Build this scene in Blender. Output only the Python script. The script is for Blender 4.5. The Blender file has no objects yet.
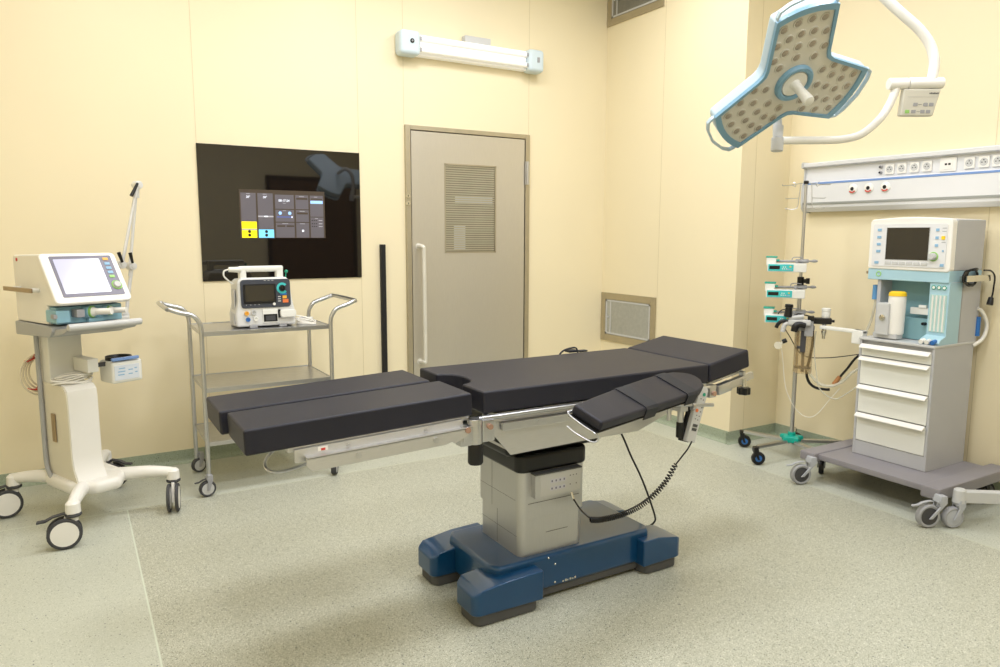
import bpy, bmesh, math, random
from mathutils import Matrix, Vector
random.seed(7)
C = bpy.context.scene.collection
PI = math.pi
V = Vector

# ------------------------------------------------------------------ materials
def lin(c):
    return tuple(((v/255)/12.92 if v/255 <= 0.04045 else ((v/255+0.055)/1.055)**2.4) for v in c)

def mat(name, rgb, rough=0.5, metal=0.0, var=0.05, scale=6.0, bump=0.0, bscale=200.0, coat=0.0, emit=0.0, emit_rgb=None,
        trans=0.0, spec=0.5, alpha=1.0, stretch=None, ior=1.45):
    m = bpy.data.materials.new(name); m.use_nodes = True
    nt = m.node_tree; b = nt.nodes['Principled BSDF']
    col = lin(rgb)
    tc = nt.nodes.new('ShaderNodeTexCoord')
    src = tc.outputs['Object']
    if stretch:
        mp = nt.nodes.new('ShaderNodeMapping'); mp.inputs['Scale'].default_value = stretch
        nt.links.new(src, mp.inputs['Vector']); src = mp.outputs['Vector']
    nz = nt.nodes.new('ShaderNodeTexNoise'); nz.inputs['Scale'].default_value = scale; nz.inputs['Detail'].default_value = 3
    nt.links.new(src, nz.inputs['Vector'])
    rp = nt.nodes.new('ShaderNodeValToRGB')
    rp.color_ramp.elements[0].position = 0.3; rp.color_ramp.elements[1].position = 0.7
    rp.color_ramp.elements[0].color = (*[c*(1-var) for c in col], 1)
    rp.color_ramp.elements[1].color = (*[min(1, c*(1+var)) for c in col], 1)
    nt.links.new(nz.outputs['Fac'], rp.inputs['Fac']); nt.links.new(rp.outputs['Color'], b.inputs['Base Color'])
    b.inputs['Roughness'].default_value = rough; b.inputs['Metallic'].default_value = metal
    b.inputs['Specular IOR Level'].default_value = spec
    b.inputs['Coat Weight'].default_value = coat; b.inputs['Coat Roughness'].default_value = 0.08
    b.inputs['Transmission Weight'].default_value = trans; b.inputs['Alpha'].default_value = alpha
    b.inputs['IOR'].default_value = ior
    if emit:
        b.inputs['Emission Color'].default_value = (*lin(emit_rgb or rgb), 1); b.inputs['Emission Strength'].default_value = emit
    if bump:
        n2 = nt.nodes.new('ShaderNodeTexNoise'); n2.inputs['Scale'].default_value = bscale; nt.links.new(src, n2.inputs['Vector'])
        bp = nt.nodes.new('ShaderNodeBump'); bp.inputs['Strength'].default_value = bump; bp.inputs['Distance'].default_value = 0.002
        nt.links.new(n2.outputs['Fac'], bp.inputs['Height']); nt.links.new(bp.outputs['Normal'], b.inputs['Normal'])
    return m

def floor_mat(name, base, dark, light, amount):
    m = bpy.data.materials.new(name); m.use_nodes = True
    nt = m.node_tree; b = nt.nodes['Principled BSDF']
    tc = nt.nodes.new('ShaderNodeTexCoord')
    def spots(scale, thr, rgb, prev, seedoff):
        mp = nt.nodes.new('ShaderNodeMapping'); mp.inputs['Location'].default_value = (seedoff, seedoff*0.7, 0)
        nt.links.new(tc.outputs['Object'], mp.inputs['Vector'])
        vo = nt.nodes.new('ShaderNodeTexVoronoi'); vo.inputs['Scale'].default_value = scale; vo.feature = 'F1'
        nt.links.new(mp.outputs['Vector'], vo.inputs['Vector'])
        sep = nt.nodes.new('ShaderNodeSeparateColor'); nt.links.new(vo.outputs['Color'], sep.inputs['Color'])
        gt = nt.nodes.new('ShaderNodeMath'); gt.operation = 'GREATER_THAN'; gt.inputs[1].default_value = 1-amount*thr
        nt.links.new(sep.outputs[0], gt.inputs[0])
        lt = nt.nodes.new('ShaderNodeMath'); lt.operation = 'LESS_THAN'; lt.inputs[1].default_value = 0.55
        nt.links.new(vo.outputs['Distance'], lt.inputs[0])
        mu = nt.nodes.new('ShaderNodeMath'); mu.operation = 'MULTIPLY'
        nt.links.new(gt.outputs[0], mu.inputs[0]); nt.links.new(lt.outputs[0], mu.inputs[1])
        mx = nt.nodes.new('ShaderNodeMix'); mx.data_type = 'RGBA'
        nt.links.new(mu.outputs[0], mx.inputs['Factor']); mx.inputs['B'].default_value = (*lin(rgb), 1)
        if isinstance(prev, tuple): mx.inputs['A'].default_value = (*prev, 1)
        else: nt.links.new(prev, mx.inputs['A'])
        return mx.outputs['Result']
    nz = nt.nodes.new('ShaderNodeTexNoise'); nz.inputs['Scale'].default_value = 1.3; nz.inputs['Detail'].default_value = 4
    nt.links.new(tc.outputs['Object'], nz.inputs['Vector'])
    rp = nt.nodes.new('ShaderNodeValToRGB'); l = lin(base)
    rp.color_ramp.elements[0].position = .3; rp.color_ramp.elements[1].position = .7
    rp.color_ramp.elements[0].color = (*[c*.97 for c in l], 1); rp.color_ramp.elements[1].color = (*[c*1.03 for c in l], 1)
    nt.links.new(nz.outputs['Fac'], rp.inputs['Fac'])
    s = spots(330, .24, light, rp.outputs['Color'], 1.3)
    s = spots(300, .24, dark, s, 4.1)
    s = spots(240, .02, (118, 116, 100), s, 7.7)
    s = spots(190, .007, (92, 96, 98), s, 9.9)
    nt.links.new(s, b.inputs['Base Color'])
    b.inputs['Roughness'].default_value = 0.38; b.inputs['Specular IOR Level'].default_value = 0.35
    return m

M = {}
M['wall'] = mat('cream_wall_panel', (237, 224, 190), 0.45, var=0.012, scale=1.5, spec=0.3)
M['wall_seam'] = mat('wall_panel_joint', (212, 198, 160), 0.6, var=0.03)
M['ceiling'] = mat('ceiling_white', (240, 238, 230), 0.7, var=0.01)
M['floor_light'] = floor_mat('vinyl_border', (190, 192, 177), (162, 166, 148), (212, 213, 200), 0.55)
M['floor_dark'] = floor_mat('vinyl_centre', (179, 179, 162), (136, 138, 120), (214, 214, 200), 1.0)
M['weld'] = mat('floor_weld_seam', (208, 214, 198), 0.5, var=0.02)
M['coving'] = floor_mat('vinyl_coving', (158, 168, 146), (136, 146, 124), (176, 185, 164), 0.8)
M['steel'] = mat('brushed_steel', (198, 199, 202), 0.3, 1.0, var=0.05, scale=30, stretch=(1, 1, 40), bump=0.0)
M['door_steel'] = mat('satin_door_steel', (204, 198, 185), 0.36, 0.65, var=0.03, scale=18, stretch=(30, 1, 1))
M['frame_steel'] = mat('door_frame_steel', (184, 174, 150), 0.42, 0.75, var=0.04, scale=20)
M['polished'] = mat('polished_steel', (220, 218, 212), 0.15, 1.0, var=0.02)
M['plate'] = mat('table_side_steel', (206, 206, 206), 0.42, 0.9, var=0.04, scale=24, stretch=(1, 1, 30))
M['colsteel'] = mat('column_steel', (194, 194, 194), 0.36, 0.8, var=0.03, scale=16, stretch=(30, 30, 1))
M['pad'] = mat('black_vinyl_pad', (38, 38, 47), 0.46, var=0.08, scale=9, bump=0.12, bscale=420, spec=0.32)
M['strap'] = mat('black_strap', (30, 32, 40), 0.6, var=0.1, scale=60)
M['black'] = mat('black_plastic', (20, 20, 21), 0.35, var=0.1, scale=20)
M['blackm'] = mat('matte_black', (22, 21, 21), 0.6, var=0.1, scale=20)
M['boot'] = mat('black_rubber_boot', (14, 13, 13), 0.28, var=0.1, scale=12)
M['blue'] = mat('blue_gloss_base', (10, 66, 108), 0.28, 0.1, var=0.05, scale=8, coat=0.6)
M['darkgrey'] = mat('dark_grey_skirt', (78, 78, 78), 0.6, var=0.06)
M['tyre'] = mat('grey_tyre', (66, 66, 68), 0.65, var=0.06)
M['white'] = mat('white_plastic', (236, 233, 226), 0.38, var=0.015)
M['cream'] = mat('cream_plastic', (226, 220, 204), 0.45, var=0.015)
M['offwhite'] = mat('offwhite_enamel', (230, 229, 222), 0.4, var=0.015)
M['lgrey'] = mat('light_grey_plastic', (196, 196, 194), 0.45, var=0.02)
M['grey'] = mat('grey_plastic', (158, 158, 160), 0.45, var=0.03)
M['trayg'] = mat('grey_tray', (170, 171, 172), 0.4, var=0.03)
M['mauve'] = mat('mauve_grey_platform', (142, 138, 142), 0.45, var=0.03)
M['cabgrey'] = mat('cabinet_grey', (184, 184, 186), 0.5, var=0.02)
M['drawer'] = mat('drawer_white', (228, 228, 220), 0.42, var=0.01)
M['paleblue'] = mat('pale_blue_plastic', (166, 200, 212), 0.42, var=0.03)
M['teal_bay'] = mat('bay_blue_green', (138, 178, 184), 0.45, var=0.03)
M['lampblue'] = mat('lamp_blue_rim', (118, 158, 182), 0.35, var=0.03)
M['lampside'] = mat('lamp_pale_blue', (186, 206, 218), 0.35, var=0.02)
M['lens'] = mat('lamp_lens_panel', (212, 208, 196), 0.25, var=0.03, scale=14)
M['led'] = mat('led_dark', (158, 148, 134), 0.25, 0.3, var=0.2, scale=200)
M['ledrim'] = mat('led_rim', (190, 186, 172), 0.3, var=0.03)
M['screen_off'] = mat('screen_off', (52, 48, 40), 0.12, var=0.05)
M['blackglass'] = mat('black_glass', (20, 16, 14), 0.03, var=0.0, spec=0.9)  # base lifted towards brown, standing in for the reflected wall
M['teal'] = mat('teal_plastic', (20, 168, 148), 0.4, var=0.04)
M['tealpanel'] = mat('teal_keypad', (70, 196, 196), 0.4, var=0.03)
M['green'] = mat('green_button', (30, 150, 120), 0.4)
M['orange'] = mat('orange_button', (228, 122, 70), 0.4)
M['amber'] = mat('amber_button', (240, 178, 70), 0.4)
M['yellow'] = mat('yellow_cap', (240, 200, 40), 0.4)
M['keyblue'] = mat('blue_key', (140, 180, 210), 0.45)
M['bluestrip'] = mat('blue_strip', (120, 152, 206), 0.4)
M['royal'] = mat('royal_blue', (50, 110, 180), 0.4)
M['red'] = mat('red_mark', (200, 60, 50), 0.5)
M['copper'] = mat('copper_pin', (186, 150, 130), 0.4, 0.5)
M['glass'] = mat('clear_glass', (255, 255, 255), 0.02, var=0, trans=1.0, ior=1.05)
M['jar'] = mat('amber_jar_plastic', (206, 176, 120), 0.08, var=0.0, alpha=0.20)
M['tube'] = mat('clear_tube', (236, 232, 214), 0.25, var=0.03, alpha=0.55)
M['wtube'] = mat('white_tube', (236, 232, 222), 0.4, var=0.02)
M['brown'] = mat('brown_grip', (186, 128, 78), 0.5, var=0.06)
M['railbrown'] = mat('reflecting_rail', (170, 150, 122), 0.3, 0.8)  # brownish reflection on the metal is put into the base colour
M['lilac'] = mat('lavender_screen', (196, 196, 222), 0.12, var=0.04, scale=3, emit=0.06, emit_rgb=(222, 222, 242))  # pale lavender colour with a faint added glow
M['ui_grey'] = mat('display_tile', (96, 92, 98), 0.3, emit=0.35, emit_rgb=(96, 92, 98))
M['ui_brown'] = mat('display_back', (70, 60, 50), 0.3, emit=0.3, emit_rgb=(74, 62, 50))
M['ui_yellow'] = mat('display_yellow', (236, 220, 30), 0.3, emit=0.7)
M['ui_cyan'] = mat('display_cyan', (120, 200, 235), 0.3, emit=0.7)
M['ui_white'] = mat('display_white', (235, 240, 255), 0.3, emit=0.9)
M['ui_blue'] = mat('display_blue', (150, 190, 240), 0.3, emit=0.7)
M['ui_bar'] = mat('display_bar', (80, 96, 160), 0.3, emit=0.5)
M['ui_pale'] = mat('display_pale', (160, 158, 165), 0.3, emit=0.5)
M['ui_dark'] = mat('display_dark', (40, 30, 25), 0.3)
M['lightpanel'] = mat('ceiling_diffuser', (255, 250, 240), 0.5, emit=2.0)
M['tubelamp'] = mat('lamp_tube_white', (252, 250, 246), 0.3, var=0.005, emit=0.12)
M['slat'] = mat('blind_slat', (190, 181, 156), 0.5, var=0.05)
M['mesh'] = mat('grille_mesh', (176, 176, 168), 0.5, 0.2, var=0.06, scale=40)
M['darkmesh'] = mat('dark_grille_mesh', (132, 130, 120), 0.5, 0.2, var=0.06, scale=40)
M['void'] = mat('grille_void', (140, 133, 112), 0.8)
M['dooralt'] = mat('brown_door', (96, 74, 56), 0.5, var=0.06)

# ------------------------------------------------------------------ geometry
def frame(o, ex, ey):
    ex = V(ex).normalized(); ey = V(ey); ez = ex.cross(ey).normalized(); ey = ez.cross(ex)
    m = Matrix((ex, ey, ez)).transposed().to_4x4(); m.translation = V(o); return m

def FY(x, y, z): return frame((x, y, z), (1, 0, 0), (0, 0, 1))      # faces -Y
def FX(x, y, z): return frame((x, y, z), (0, -1, 0), (0, 0, 1))     # faces -X

class MB:
    def __init__(s): s.bm = bmesh.new()
    def _add(s, t, mi=0, m=None):
        for f in t.faces: f.material_index = mi
        if m is not None: bmesh.ops.transform(t, matrix=m, verts=t.verts)
        me = bpy.data.meshes.new('tmp'); t.to_mesh(me); t.free(); s.bm.from_mesh(me); bpy.data.meshes.remove(me); return s
    def box(s, c, d, bev=0.0, mi=0, m=None, rz=0, seg=2):
        t = bmesh.new(); bmesh.ops.create_cube(t, size=1)
        bmesh.ops.scale(t, vec=d, verts=t.verts)
        if bev: bmesh.ops.bevel(t, geom=t.edges[:], offset=min(bev, min(d)*.49), segments=seg, profile=.5, affect='EDGES')
        mm = Matrix.Translation(c) @ Matrix.Rotation(rz, 4, 'Z')
        return s._add(t, mi, m @ mm if m is not None else mm)
    def b(s, x0, x1, y0, y1, z0, z1, bev=0.0, mi=0, m=None, seg=2):
        return s.box(((x0+x1)/2, (y0+y1)/2, (z0+z1)/2), (abs(x1-x0), abs(y1-y0), abs(z1-z0)), bev, mi, m, 0, seg)
    def cyl(s, p0, p1, r, r2=None, seg=20, mi=0, bev=0.0, m=None):
        p0, p1 = V(p0), V(p1); d = p1-p0; t = bmesh.new()
        bmesh.ops.create_cone(t, cap_ends=True, segments=seg, radius1=r, radius2=r if r2 is None else r2, depth=d.length)
        if bev:
            es = [e for e in t.edges if any(len(f.verts) > 4 for f in e.link_faces)]
            bmesh.ops.bevel(t, geom=es, offset=bev, segments=2, profile=.5, affect='EDGES')
        q = V((0, 0, 1)).rotation_difference(d.normalized()).to_matrix().to_4x4()
        mm = Matrix.Translation((p0+p1)/2) @ q
        return s._add(t, mi, m @ mm if m is not None else mm)
    def sph(s, c, r, sc=(1, 1, 1), seg=16, mi=0, m=None):
        t = bmesh.new(); bmesh.ops.create_uvsphere(t, u_segments=seg, v_segments=max(6, seg//2), radius=r)
        mm = Matrix.Translation(c) @ Matrix.Diagonal((*sc, 1))
        return s._add(t, mi, m @ mm if m is not None else mm)
    def prism(s, pts, h, m=None, bev=0.0, mi=0, z0=0.0, seg=2, ang=0.5, caps=True):
        t = bmesh.new()
        vs = [t.verts.new((p[0], p[1], z0)) for p in pts]
        f = t.faces.new(vs)
        r = bmesh.ops.extrude_face_region(t, geom=[f])
        bmesh.ops.translate(t, vec=(0, 0, h), verts=[g for g in r['geom'] if isinstance(g, bmesh.types.BMVert)])
        bmesh.ops.recalc_face_normals(t, faces=t.faces)
        if bev:
            es = [e for e in t.edges if len(e.link_faces) == 2 and e.calc_face_angle(0) > ang]
            bmesh.ops.bevel(t, geom=es, offset=bev, segments=seg, profile=.5, affect='EDGES', clamp_overlap=True)
        return s._add(t, mi, m)
    def tube(s, pts, r, seg=8, mi=0, closed=False, smooth=0, m=None, rad=None):
        P = [V(p) for p in pts]
        if smooth: P = spline(P, smooth, closed)
        t = bmesh.new(); n = len(P); rings = []
        up = None
        for i, p in enumerate(P):
            if closed: d = P[(i+1) % n]-P[i-1]
            else: d = P[min(i+1, n-1)]-P[max(i-1, 0)]
            d = d.normalized() if d.length > 1e-9 else V((0, 0, 1))
            if up is None:
                up = d.orthogonal().normalized()
            up = (up - d*up.dot(d)); up = up.normalized() if up.length > 1e-6 else d.orthogonal().normalized()
            sd = d.cross(up); rr = rad(i/(n-1)) if rad else r
            rings.append([t.verts.new(p + (up*math.cos(2*PI*k/seg) + sd*math.sin(2*PI*k/seg))*rr) for k in range(seg)])
        for i in range(n if closed else n-1):
            a, b = rings[i], rings[(i+1) % n]
            for k in range(seg): t.faces.new((a[k], a[(k+1) % seg], b[(k+1) % seg], b[k]))
        if not closed:
            t.faces.new(list(reversed(rings[0]))); t.faces.new(rings[-1])
        bmesh.ops.recalc_face_normals(t, faces=t.faces)
        return s._add(t, mi, m)
    def lathe(s, prof, o=(0, 0, 0), ax=(0, 0, 1), seg=24, mi=0, m=None):
        t = bmesh.new(); rings = []
        for r, z in prof:
            if r < 1e-6: rings.append([t.verts.new((0, 0, z))])
            else: rings.append([t.verts.new((r*math.cos(2*PI*k/seg), r*math.sin(2*PI*k/seg), z)) for k in range(seg)])
        for a, b in zip(rings, rings[1:]):
            for k in range(seg):
                k2 = (k+1) % seg
                if len(a) == 1 and len(b) > 1: t.faces.new((a[0], b[k], b[k2]))
                elif len(b) == 1 and len(a) > 1: t.faces.new((a[k], a[k2], b[0]))
                elif len(a) > 1: t.faces.new((a[k], a[k2], b[k2], b[k]))
        bmesh.ops.recalc_face_normals(t, faces=t.faces)
        q = V((0, 0, 1)).rotation_difference(V(ax).normalized()).to_matrix().to_4x4()
        mm = Matrix.Translation(o) @ q
        return s._add(t, mi, m @ mm if m is not None else mm)
    def torus(s, o, ax, R, r, seg=28, seg2=8, mi=0, m=None):
        q = V((0, 0, 1)).rotation_difference(V(ax).normalized()).to_matrix()
        pts = [V(o) + q @ V((R*math.cos(2*PI*k/seg), R*math.sin(2*PI*k/seg), 0)) for k in range(seg)]
        return s.tube(pts, r, seg2, mi, True, 0, m)
    def text(s, txt, size, m, mi=0, depth=0.0008, align='CENTER'):
        cu = bpy.data.curves.new('txt', 'FONT'); cu.body = txt; cu.size = size; cu.extrude = depth
        cu.align_x = align; cu.align_y = 'CENTER'
        o = bpy.data.objects.new('txt', cu); C.objects.link(o); bpy.context.view_layer.update()
        dg = bpy.context.evaluated_depsgraph_get(); me = bpy.data.meshes.new_from_object(o.evaluated_get(dg))
        t = bmesh.new(); t.from_mesh(me); bpy.data.objects.remove(o); bpy.data.meshes.remove(me); bpy.data.curves.remove(cu)
        return s._add(t, mi, m)

def spline(P, k, closed=False):
    out = []; n = len(P)
    rng = n if closed else n-1
    for i in range(rng):
        p0 = P[(i-1) % n] if closed else P[max(i-1, 0)]; p1 = P[i]; p2 = P[(i+1) % n]; p3 = P[(i+2) % n] if closed else P[min(i+2, n-1)]
        for j in range(k):
            t = j/k
            out.append(.5*((2*p1) + (p2-p0)*t + (2*p0-5*p1+4*p2-p3)*t*t + (3*p1-p0-3*p2+p3)*t**3))
    if not closed: out.append(P[-1])
    return out

def rrect(w, h, r, n=5, cx=0, cy=0):
    pts = []
    for sx, sy, a in ((1, 1, 0), (-1, 1, 90), (-1, -1, 180), (1, -1, 270)):
        for k in range(n+1):
            t = math.radians(a + 90*k/n)
            pts.append((cx+sx*(w/2-r)+r*math.cos(t), cy+sy*(h/2-r)+r*math.sin(t)))
    return pts

def circ(r, n=24, cx=0, cy=0, a0=0, a1=360):
    full = abs(a1-a0) >= 360
    return [(cx+r*math.cos(math.radians(a0+(a1-a0)*k/(n if full else n-1))), cy+r*math.sin(math.radians(a0+(a1-a0)*k/(n if full else n-1)))) for k in range(n)]

ROOT = {}
def thing(name, label, cat, loc=(0, 0, 0), rz=0, group=None, kind=None):
    o = bpy.data.objects.new(name, None); C.objects.link(o); o.empty_display_size = .05
    o.location = loc; o.rotation_euler = (0, 0, rz)
    if label: o['label'] = label; o['category'] = cat
    if group: o['group'] = group
    if kind: o['kind'] = kind
    ROOT[o.name] = Matrix.Translation(loc) @ Matrix.Rotation(rz, 4, 'Z'); return o

def obj(name, mb, mats, parent=None, world=True, label=None, ang=38):
    me = bpy.data.meshes.new(name)
    if parent is not None and world: bmesh.ops.transform(mb.bm, matrix=ROOT[parent.name].inverted(), verts=mb.bm.verts)
    mb.bm.to_mesh(me); mb.bm.free()
    if not isinstance(mats, (list, tuple)): mats = [mats]
    for m in mats: me.materials.append(M[m])
    me.shade_smooth(); me.set_sharp_from_angle(angle=math.radians(ang))
    o = bpy.data.objects.new(name, me); C.objects.link(o)
    wn = o.modifiers.new('weighted_normals', 'WEIGHTED_NORMAL'); wn.keep_sharp = True; wn.weight = 80
    if parent is not None:
        o.parent = parent; ROOT[o.name] = ROOT[parent.name]
    else: ROOT[o.name] = Matrix.Identity(4)
    if label: o['label'] = label
    return o

def solo(name, mb, mats, label, cat, group=None, loc=None, ang=38):
    loc = V(loc) if loc is not None else V((0, 0, 0))
    bmesh.ops.translate(mb.bm, vec=-loc, verts=mb.bm.verts)
    o = obj(name, mb, mats, None, ang=ang); o.location = loc
    o['label'] = label; o['category'] = cat
    if group: o['group'] = group
    return o

def struct(name, mb, mats):
    o = obj(name, mb, mats); o['kind'] = 'structure'; return o

# ------------------------------------------------------------------ the room
XL, XR, XR2, YB, YF, YC, ZC = -0.85, 3.658, 4.1146, 4.57, -1.7, 3.217, 3.3
XS, YS, XS2 = 0.17, 3.893, 3.40
mb = MB(); t = bmesh.new()
sw = 0.003
xs = [XL, XS-sw, XS+sw, XS2-sw, XS2+sw, XR2]; ys = [YF, YS-sw, YS+sw, YB]
for i in range(5):
    for j in range(3):
        mi = 0
        if j == 1 and i <= 3: mi = 1 if i < 2 else 3
        elif i == 1 and j == 0: mi = 1
        elif i == 2 and j == 0: mi = 2
        elif i == 3 and j == 0: mi = 3
        vs = [t.verts.new(p) for p in ((xs[i], ys[j], 0), (xs[i+1], ys[j], 0), (xs[i+1], ys[j+1], 0), (xs[i], ys[j+1], 0))]
        f = t.faces.new(vs); f.material_index = mi
me = bpy.data.meshes.new('t'); bmesh.ops.remove_doubles(t, verts=t.verts, dist=1e-5); t.to_mesh(me); t.free(); mb.bm.from_mesh(me)
M['weld2'] = mat('floor_weld_faint', (196, 198, 176), 0.5, var=0.02)
struct('floor', mb, ['floor_light', 'weld', 'floor_dark', 'weld2'])
struct('ceiling', MB().b(XL-.1, XR2+.1, YF-.1, YB+.1, ZC, ZC+.1), 'ceiling')

def wall_quads(name, quads, seams=()):
    mb = MB(); t = bmesh.new()
    for q in quads: t.faces.new([t.verts.new(p) for p in q])
    me = bpy.data.meshes.new('t'); t.to_mesh(me); t.free(); mb.bm.from_mesh(me)
    for a in seams: mb.b(*a, mi=1)
    return struct(name, mb, ['wall', 'wall_seam'])
e = .0015
def bx_wall(name, x0, x1, y0, y1, seams=()):
    mb = MB().b(x0, x1, y0, y1, 0, ZC)
    for a in seams: mb.b(*a, mi=1)
    return struct(name, mb, ['wall', 'wall_seam'])
bx_wall('wall_back', XL-.1, XR, YB, YB+.1, [(x-e, x+e, YB-.0008, YB+.01, 0.08, ZC) for x in (.676, 1.651, 2.947)] + [(1.965, 1.968, YB-.0008, YB+.01, 2.07, ZC)])
bx_wall('wall_right', XR, XR2, YC, YB+.1, [(XR-.0008, XR+.01, 3.935-e, 3.935+e, 0.08, ZC), (3.79-e, 3.79+e, YC-.0008, YC+.01, .08, ZC)])
bx_wall('wall_recess', XR2, XR2+.1, YF-.1, YB+.1, [(XR2-.0008, XR2+.01, y-e, y+e, 0.08, ZC) for y in (1.979, .99)])
bx_wall('wall_left', XL-.1, XL, YF-.1, YB)
bx_wall('wall_front', XL, XR2, YF-.1, YF)
def coving(name, p0, p1, n, off0=0, off1=0):
    # thin coved skirting: vertical strip with a fillet to the floor
    p0, p1, n = V(p0), V(p1), V(n); d = (p1-p0); L = d.length; d.normalize()
    prof = [(0, .078), (.003, .078), (.0035, .03), (.008, .014), (.018, .005), (.03, .0012), (.03, 0), (0, 0)]
    m = Matrix((n, V((0, 0, 1)), n.cross(V((0, 0, 1))))).transposed().to_4x4()
    ez = n.cross(V((0, 0, 1)))
    m.translation = p0 if ez.dot(d) > 0 else p1
    return struct(name, MB().prism(prof, L, m), 'coving')
coving('baseboard_back', (XL, YB, 0), (1.96, YB, 0), (0, -1, 0))
coving('baseboard_back_corner', (2.955, YB, 0), (XR, YB, 0), (0, -1, 0))
coving('baseboard_right', (XR, YC, 0), (XR, YB, 0), (-1, 0, 0))
coving('baseboard_right_return', (XR-.03, YC, 0), (XR2, YC, 0), (0, -1, 0))
coving('baseboard_recess', (XR2, YF, 0), (XR2, YC, 0), (-1, 0, 0))
coving('baseboard_left', (XL, YF, 0), (XL, YB, 0), (1, 0, 0))

# ceiling lights (above the frame)
cl = 0
for y, ys_ in ((0.1, 'camera end'), (1.75, 'middle of the room'), (3.35, 'door end')):
    for x, xs_ in ((0.25, 'left row'), (1.65, 'centre row'), (2.85, 'right row')):
        r = thing('ceiling_light', 'square white ceiling light panel, %s, %s' % (xs_, ys_), 'light', (x, y, ZC-.03), group='ceiling light panels')
        obj('light_frame', MB().b(x-.32, x+.32, y-.32, y+.32, ZC-.03, ZC), 'white', r)
        obj('diffuser', MB().b(x-.29, x+.29, y-.29, y+.29, ZC-.036, ZC-.03), 'lightpanel', r)
        ld = bpy.data.lights.new('panel_lamp', 'AREA'); ld.shape = 'SQUARE'; ld.size = .56; ld.energy = (15 if x < 1 else 22) if x < 2.8 else (12.5 if y > 3 else 15.5); ld.color = (.94, .978, 1.07)
        lo = bpy.data.objects.new('panel_lamp', ld); C.objects.link(lo); lo.location = (x, y, ZC-.045)
w = bpy.data.worlds.new('World'); bpy.context.scene.world = w; w.use_nodes = True
w.node_tree.nodes['Background'].inputs[0].default_value = (.93, .98, 1.08, 1); w.node_tree.nodes['Background'].inputs[1].default_value = .15

# ------------------------------------------------------------------ door 1
d = thing('door_1', None, None, (2.457, YB, 0), kind='structure')
y = YB
fr = MB()
fr.b(1.967, 2.003, y-.022, y+.02, 0, 2.0755, .003); fr.b(2.911, 2.947, y-.022, y+.02, 0, 2.0755, .003); fr.b(2.003, 2.911, y-.022, y+.02, 2.045, 2.0755, .003)
obj('door_frame', fr, 'frame_steel', d)
lf = MB()
lf.b(2.01, 2.258, y-.014, y+.01, .01, 2.04); lf.b(2.662, 2.905, y-.014, y+.01, .01, 2.04)
lf.b(2.258, 2.662, y-.014, y+.01, 1.836, 2.04); lf.b(2.258, 2.662, y-.014, y+.01, .01, 1.232)
lf.b(2.003, 2.911, y-.004, y+.012, .0, 2.045, mi=1)
leaf = obj('door_leaf', lf, ['door_steel', 'blackm'], d)
wf = MB()
for a in ((2.254, 2.264, 1.228, 1.84), (2.656, 2.666, 1.228, 1.84)): wf.b(a[0], a[1], y-.017, y-.004, a[2], a[3])
for a in ((1.228, 1.238), (1.830, 1.84)): wf.b(2.254, 2.666, y-.017, y-.004, a[0], a[1])
wfo = obj('window_frame', wf, 'frame_steel', d)
bl = MB(); bl.b(2.262, 2.658, y-.0055, y-.0045, 1.236, 1.832, mi=1)
k = 1.25
while k < 1.825:
    bl.box((2.46, y-.0085, k), (.39, .005, .0088), mi=0, m=None); k += .0155
bl.b(2.33, 2.42, y-.0062, y-.0056, 1.25, 1.42, mi=2); bl.b(2.34, 2.64, y-.0062, y-.0056, 1.57, 1.62, mi=2)
obj('blind', bl, ['slat', 'void', 'lgrey'], wfo)
obj('window_pane', MB().b(2.262, 2.658, y-.0135, y-.012, 1.236, 1.832), 'glass', wfo)
hd = MB(); hy = y-.075
hd.tube([(2.055, y-.012, 1.277), (2.058, y-.05, 1.277), (2.062, hy, 1.268), (2.067, hy, 1.24), (2.069, hy, .9), (2.070, hy, .52), (2.065, hy, .49), (2.06, y-.05, .482), (2.056, y-.012, .482)], .0145, 10, smooth=6)
hd.cyl((2.055, y-.016, 1.277), (2.055, y-.01, 1.277), .022); hd.cyl((2.056, y-.016, .482), (2.056, y-.01, .482), .022)
M['handle_silver'] = mat('handle_silver', (228, 225, 216), .35, .4)
obj('door_handle', hd, 'handle_silver', d)
hg = MB(); hg.cyl((2.922, y-.03, 1.72), (2.922, y-.03, 1.885), .010); hg.b(2.905, 2.94, y-.026, y-.02, 1.72, 1.885)
obj('hinge', hg, 'steel', d)
hg = MB(); hg.cyl((2.922, y-.03, .2), (2.922, y-.03, .365), .010); hg.b(2.905, 2.94, y-.026, y-.02, .2, .365)
obj('hinge', hg, 'steel', d)
for z in (1.611, 1.561):
    obj('lock_plate', MB().cyl((1.980, y-.028, z), (1.980, y-.02, z), .014, mi=0).box((1.980, y-.0285, z), (.004, .002, .012), mi=1), ['polished', 'blackm'], d)

# dark door in the unseen front wall (reflected in the display glass)
d = thing('door_2', None, None, (3.17, YF, 0), kind='structure')
obj('door_frame', MB().b(2.5, 2.56, YF, YF+.03, 0, 2.2).b(3.78, 3.84, YF, YF+.03, 0, 2.2).b(2.5, 3.84, YF, YF+.03, 2.14, 2.2), 'blackm', d)
obj('door_leaf', MB().b(2.56, 3.78, YF, YF+.015, 0, 2.14), 'dooralt', d)

# ------------------------------------------------------------------ black wall guard strip by the door
solo('wall_strip', MB().b(1.778, 1.812, YB-.03, YB-.001, .085, 1.29, .003), 'blackm', 'narrow black vertical strip on the cream wall left of the steel door', 'strip', loc=(1.795, YB, .085))

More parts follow.
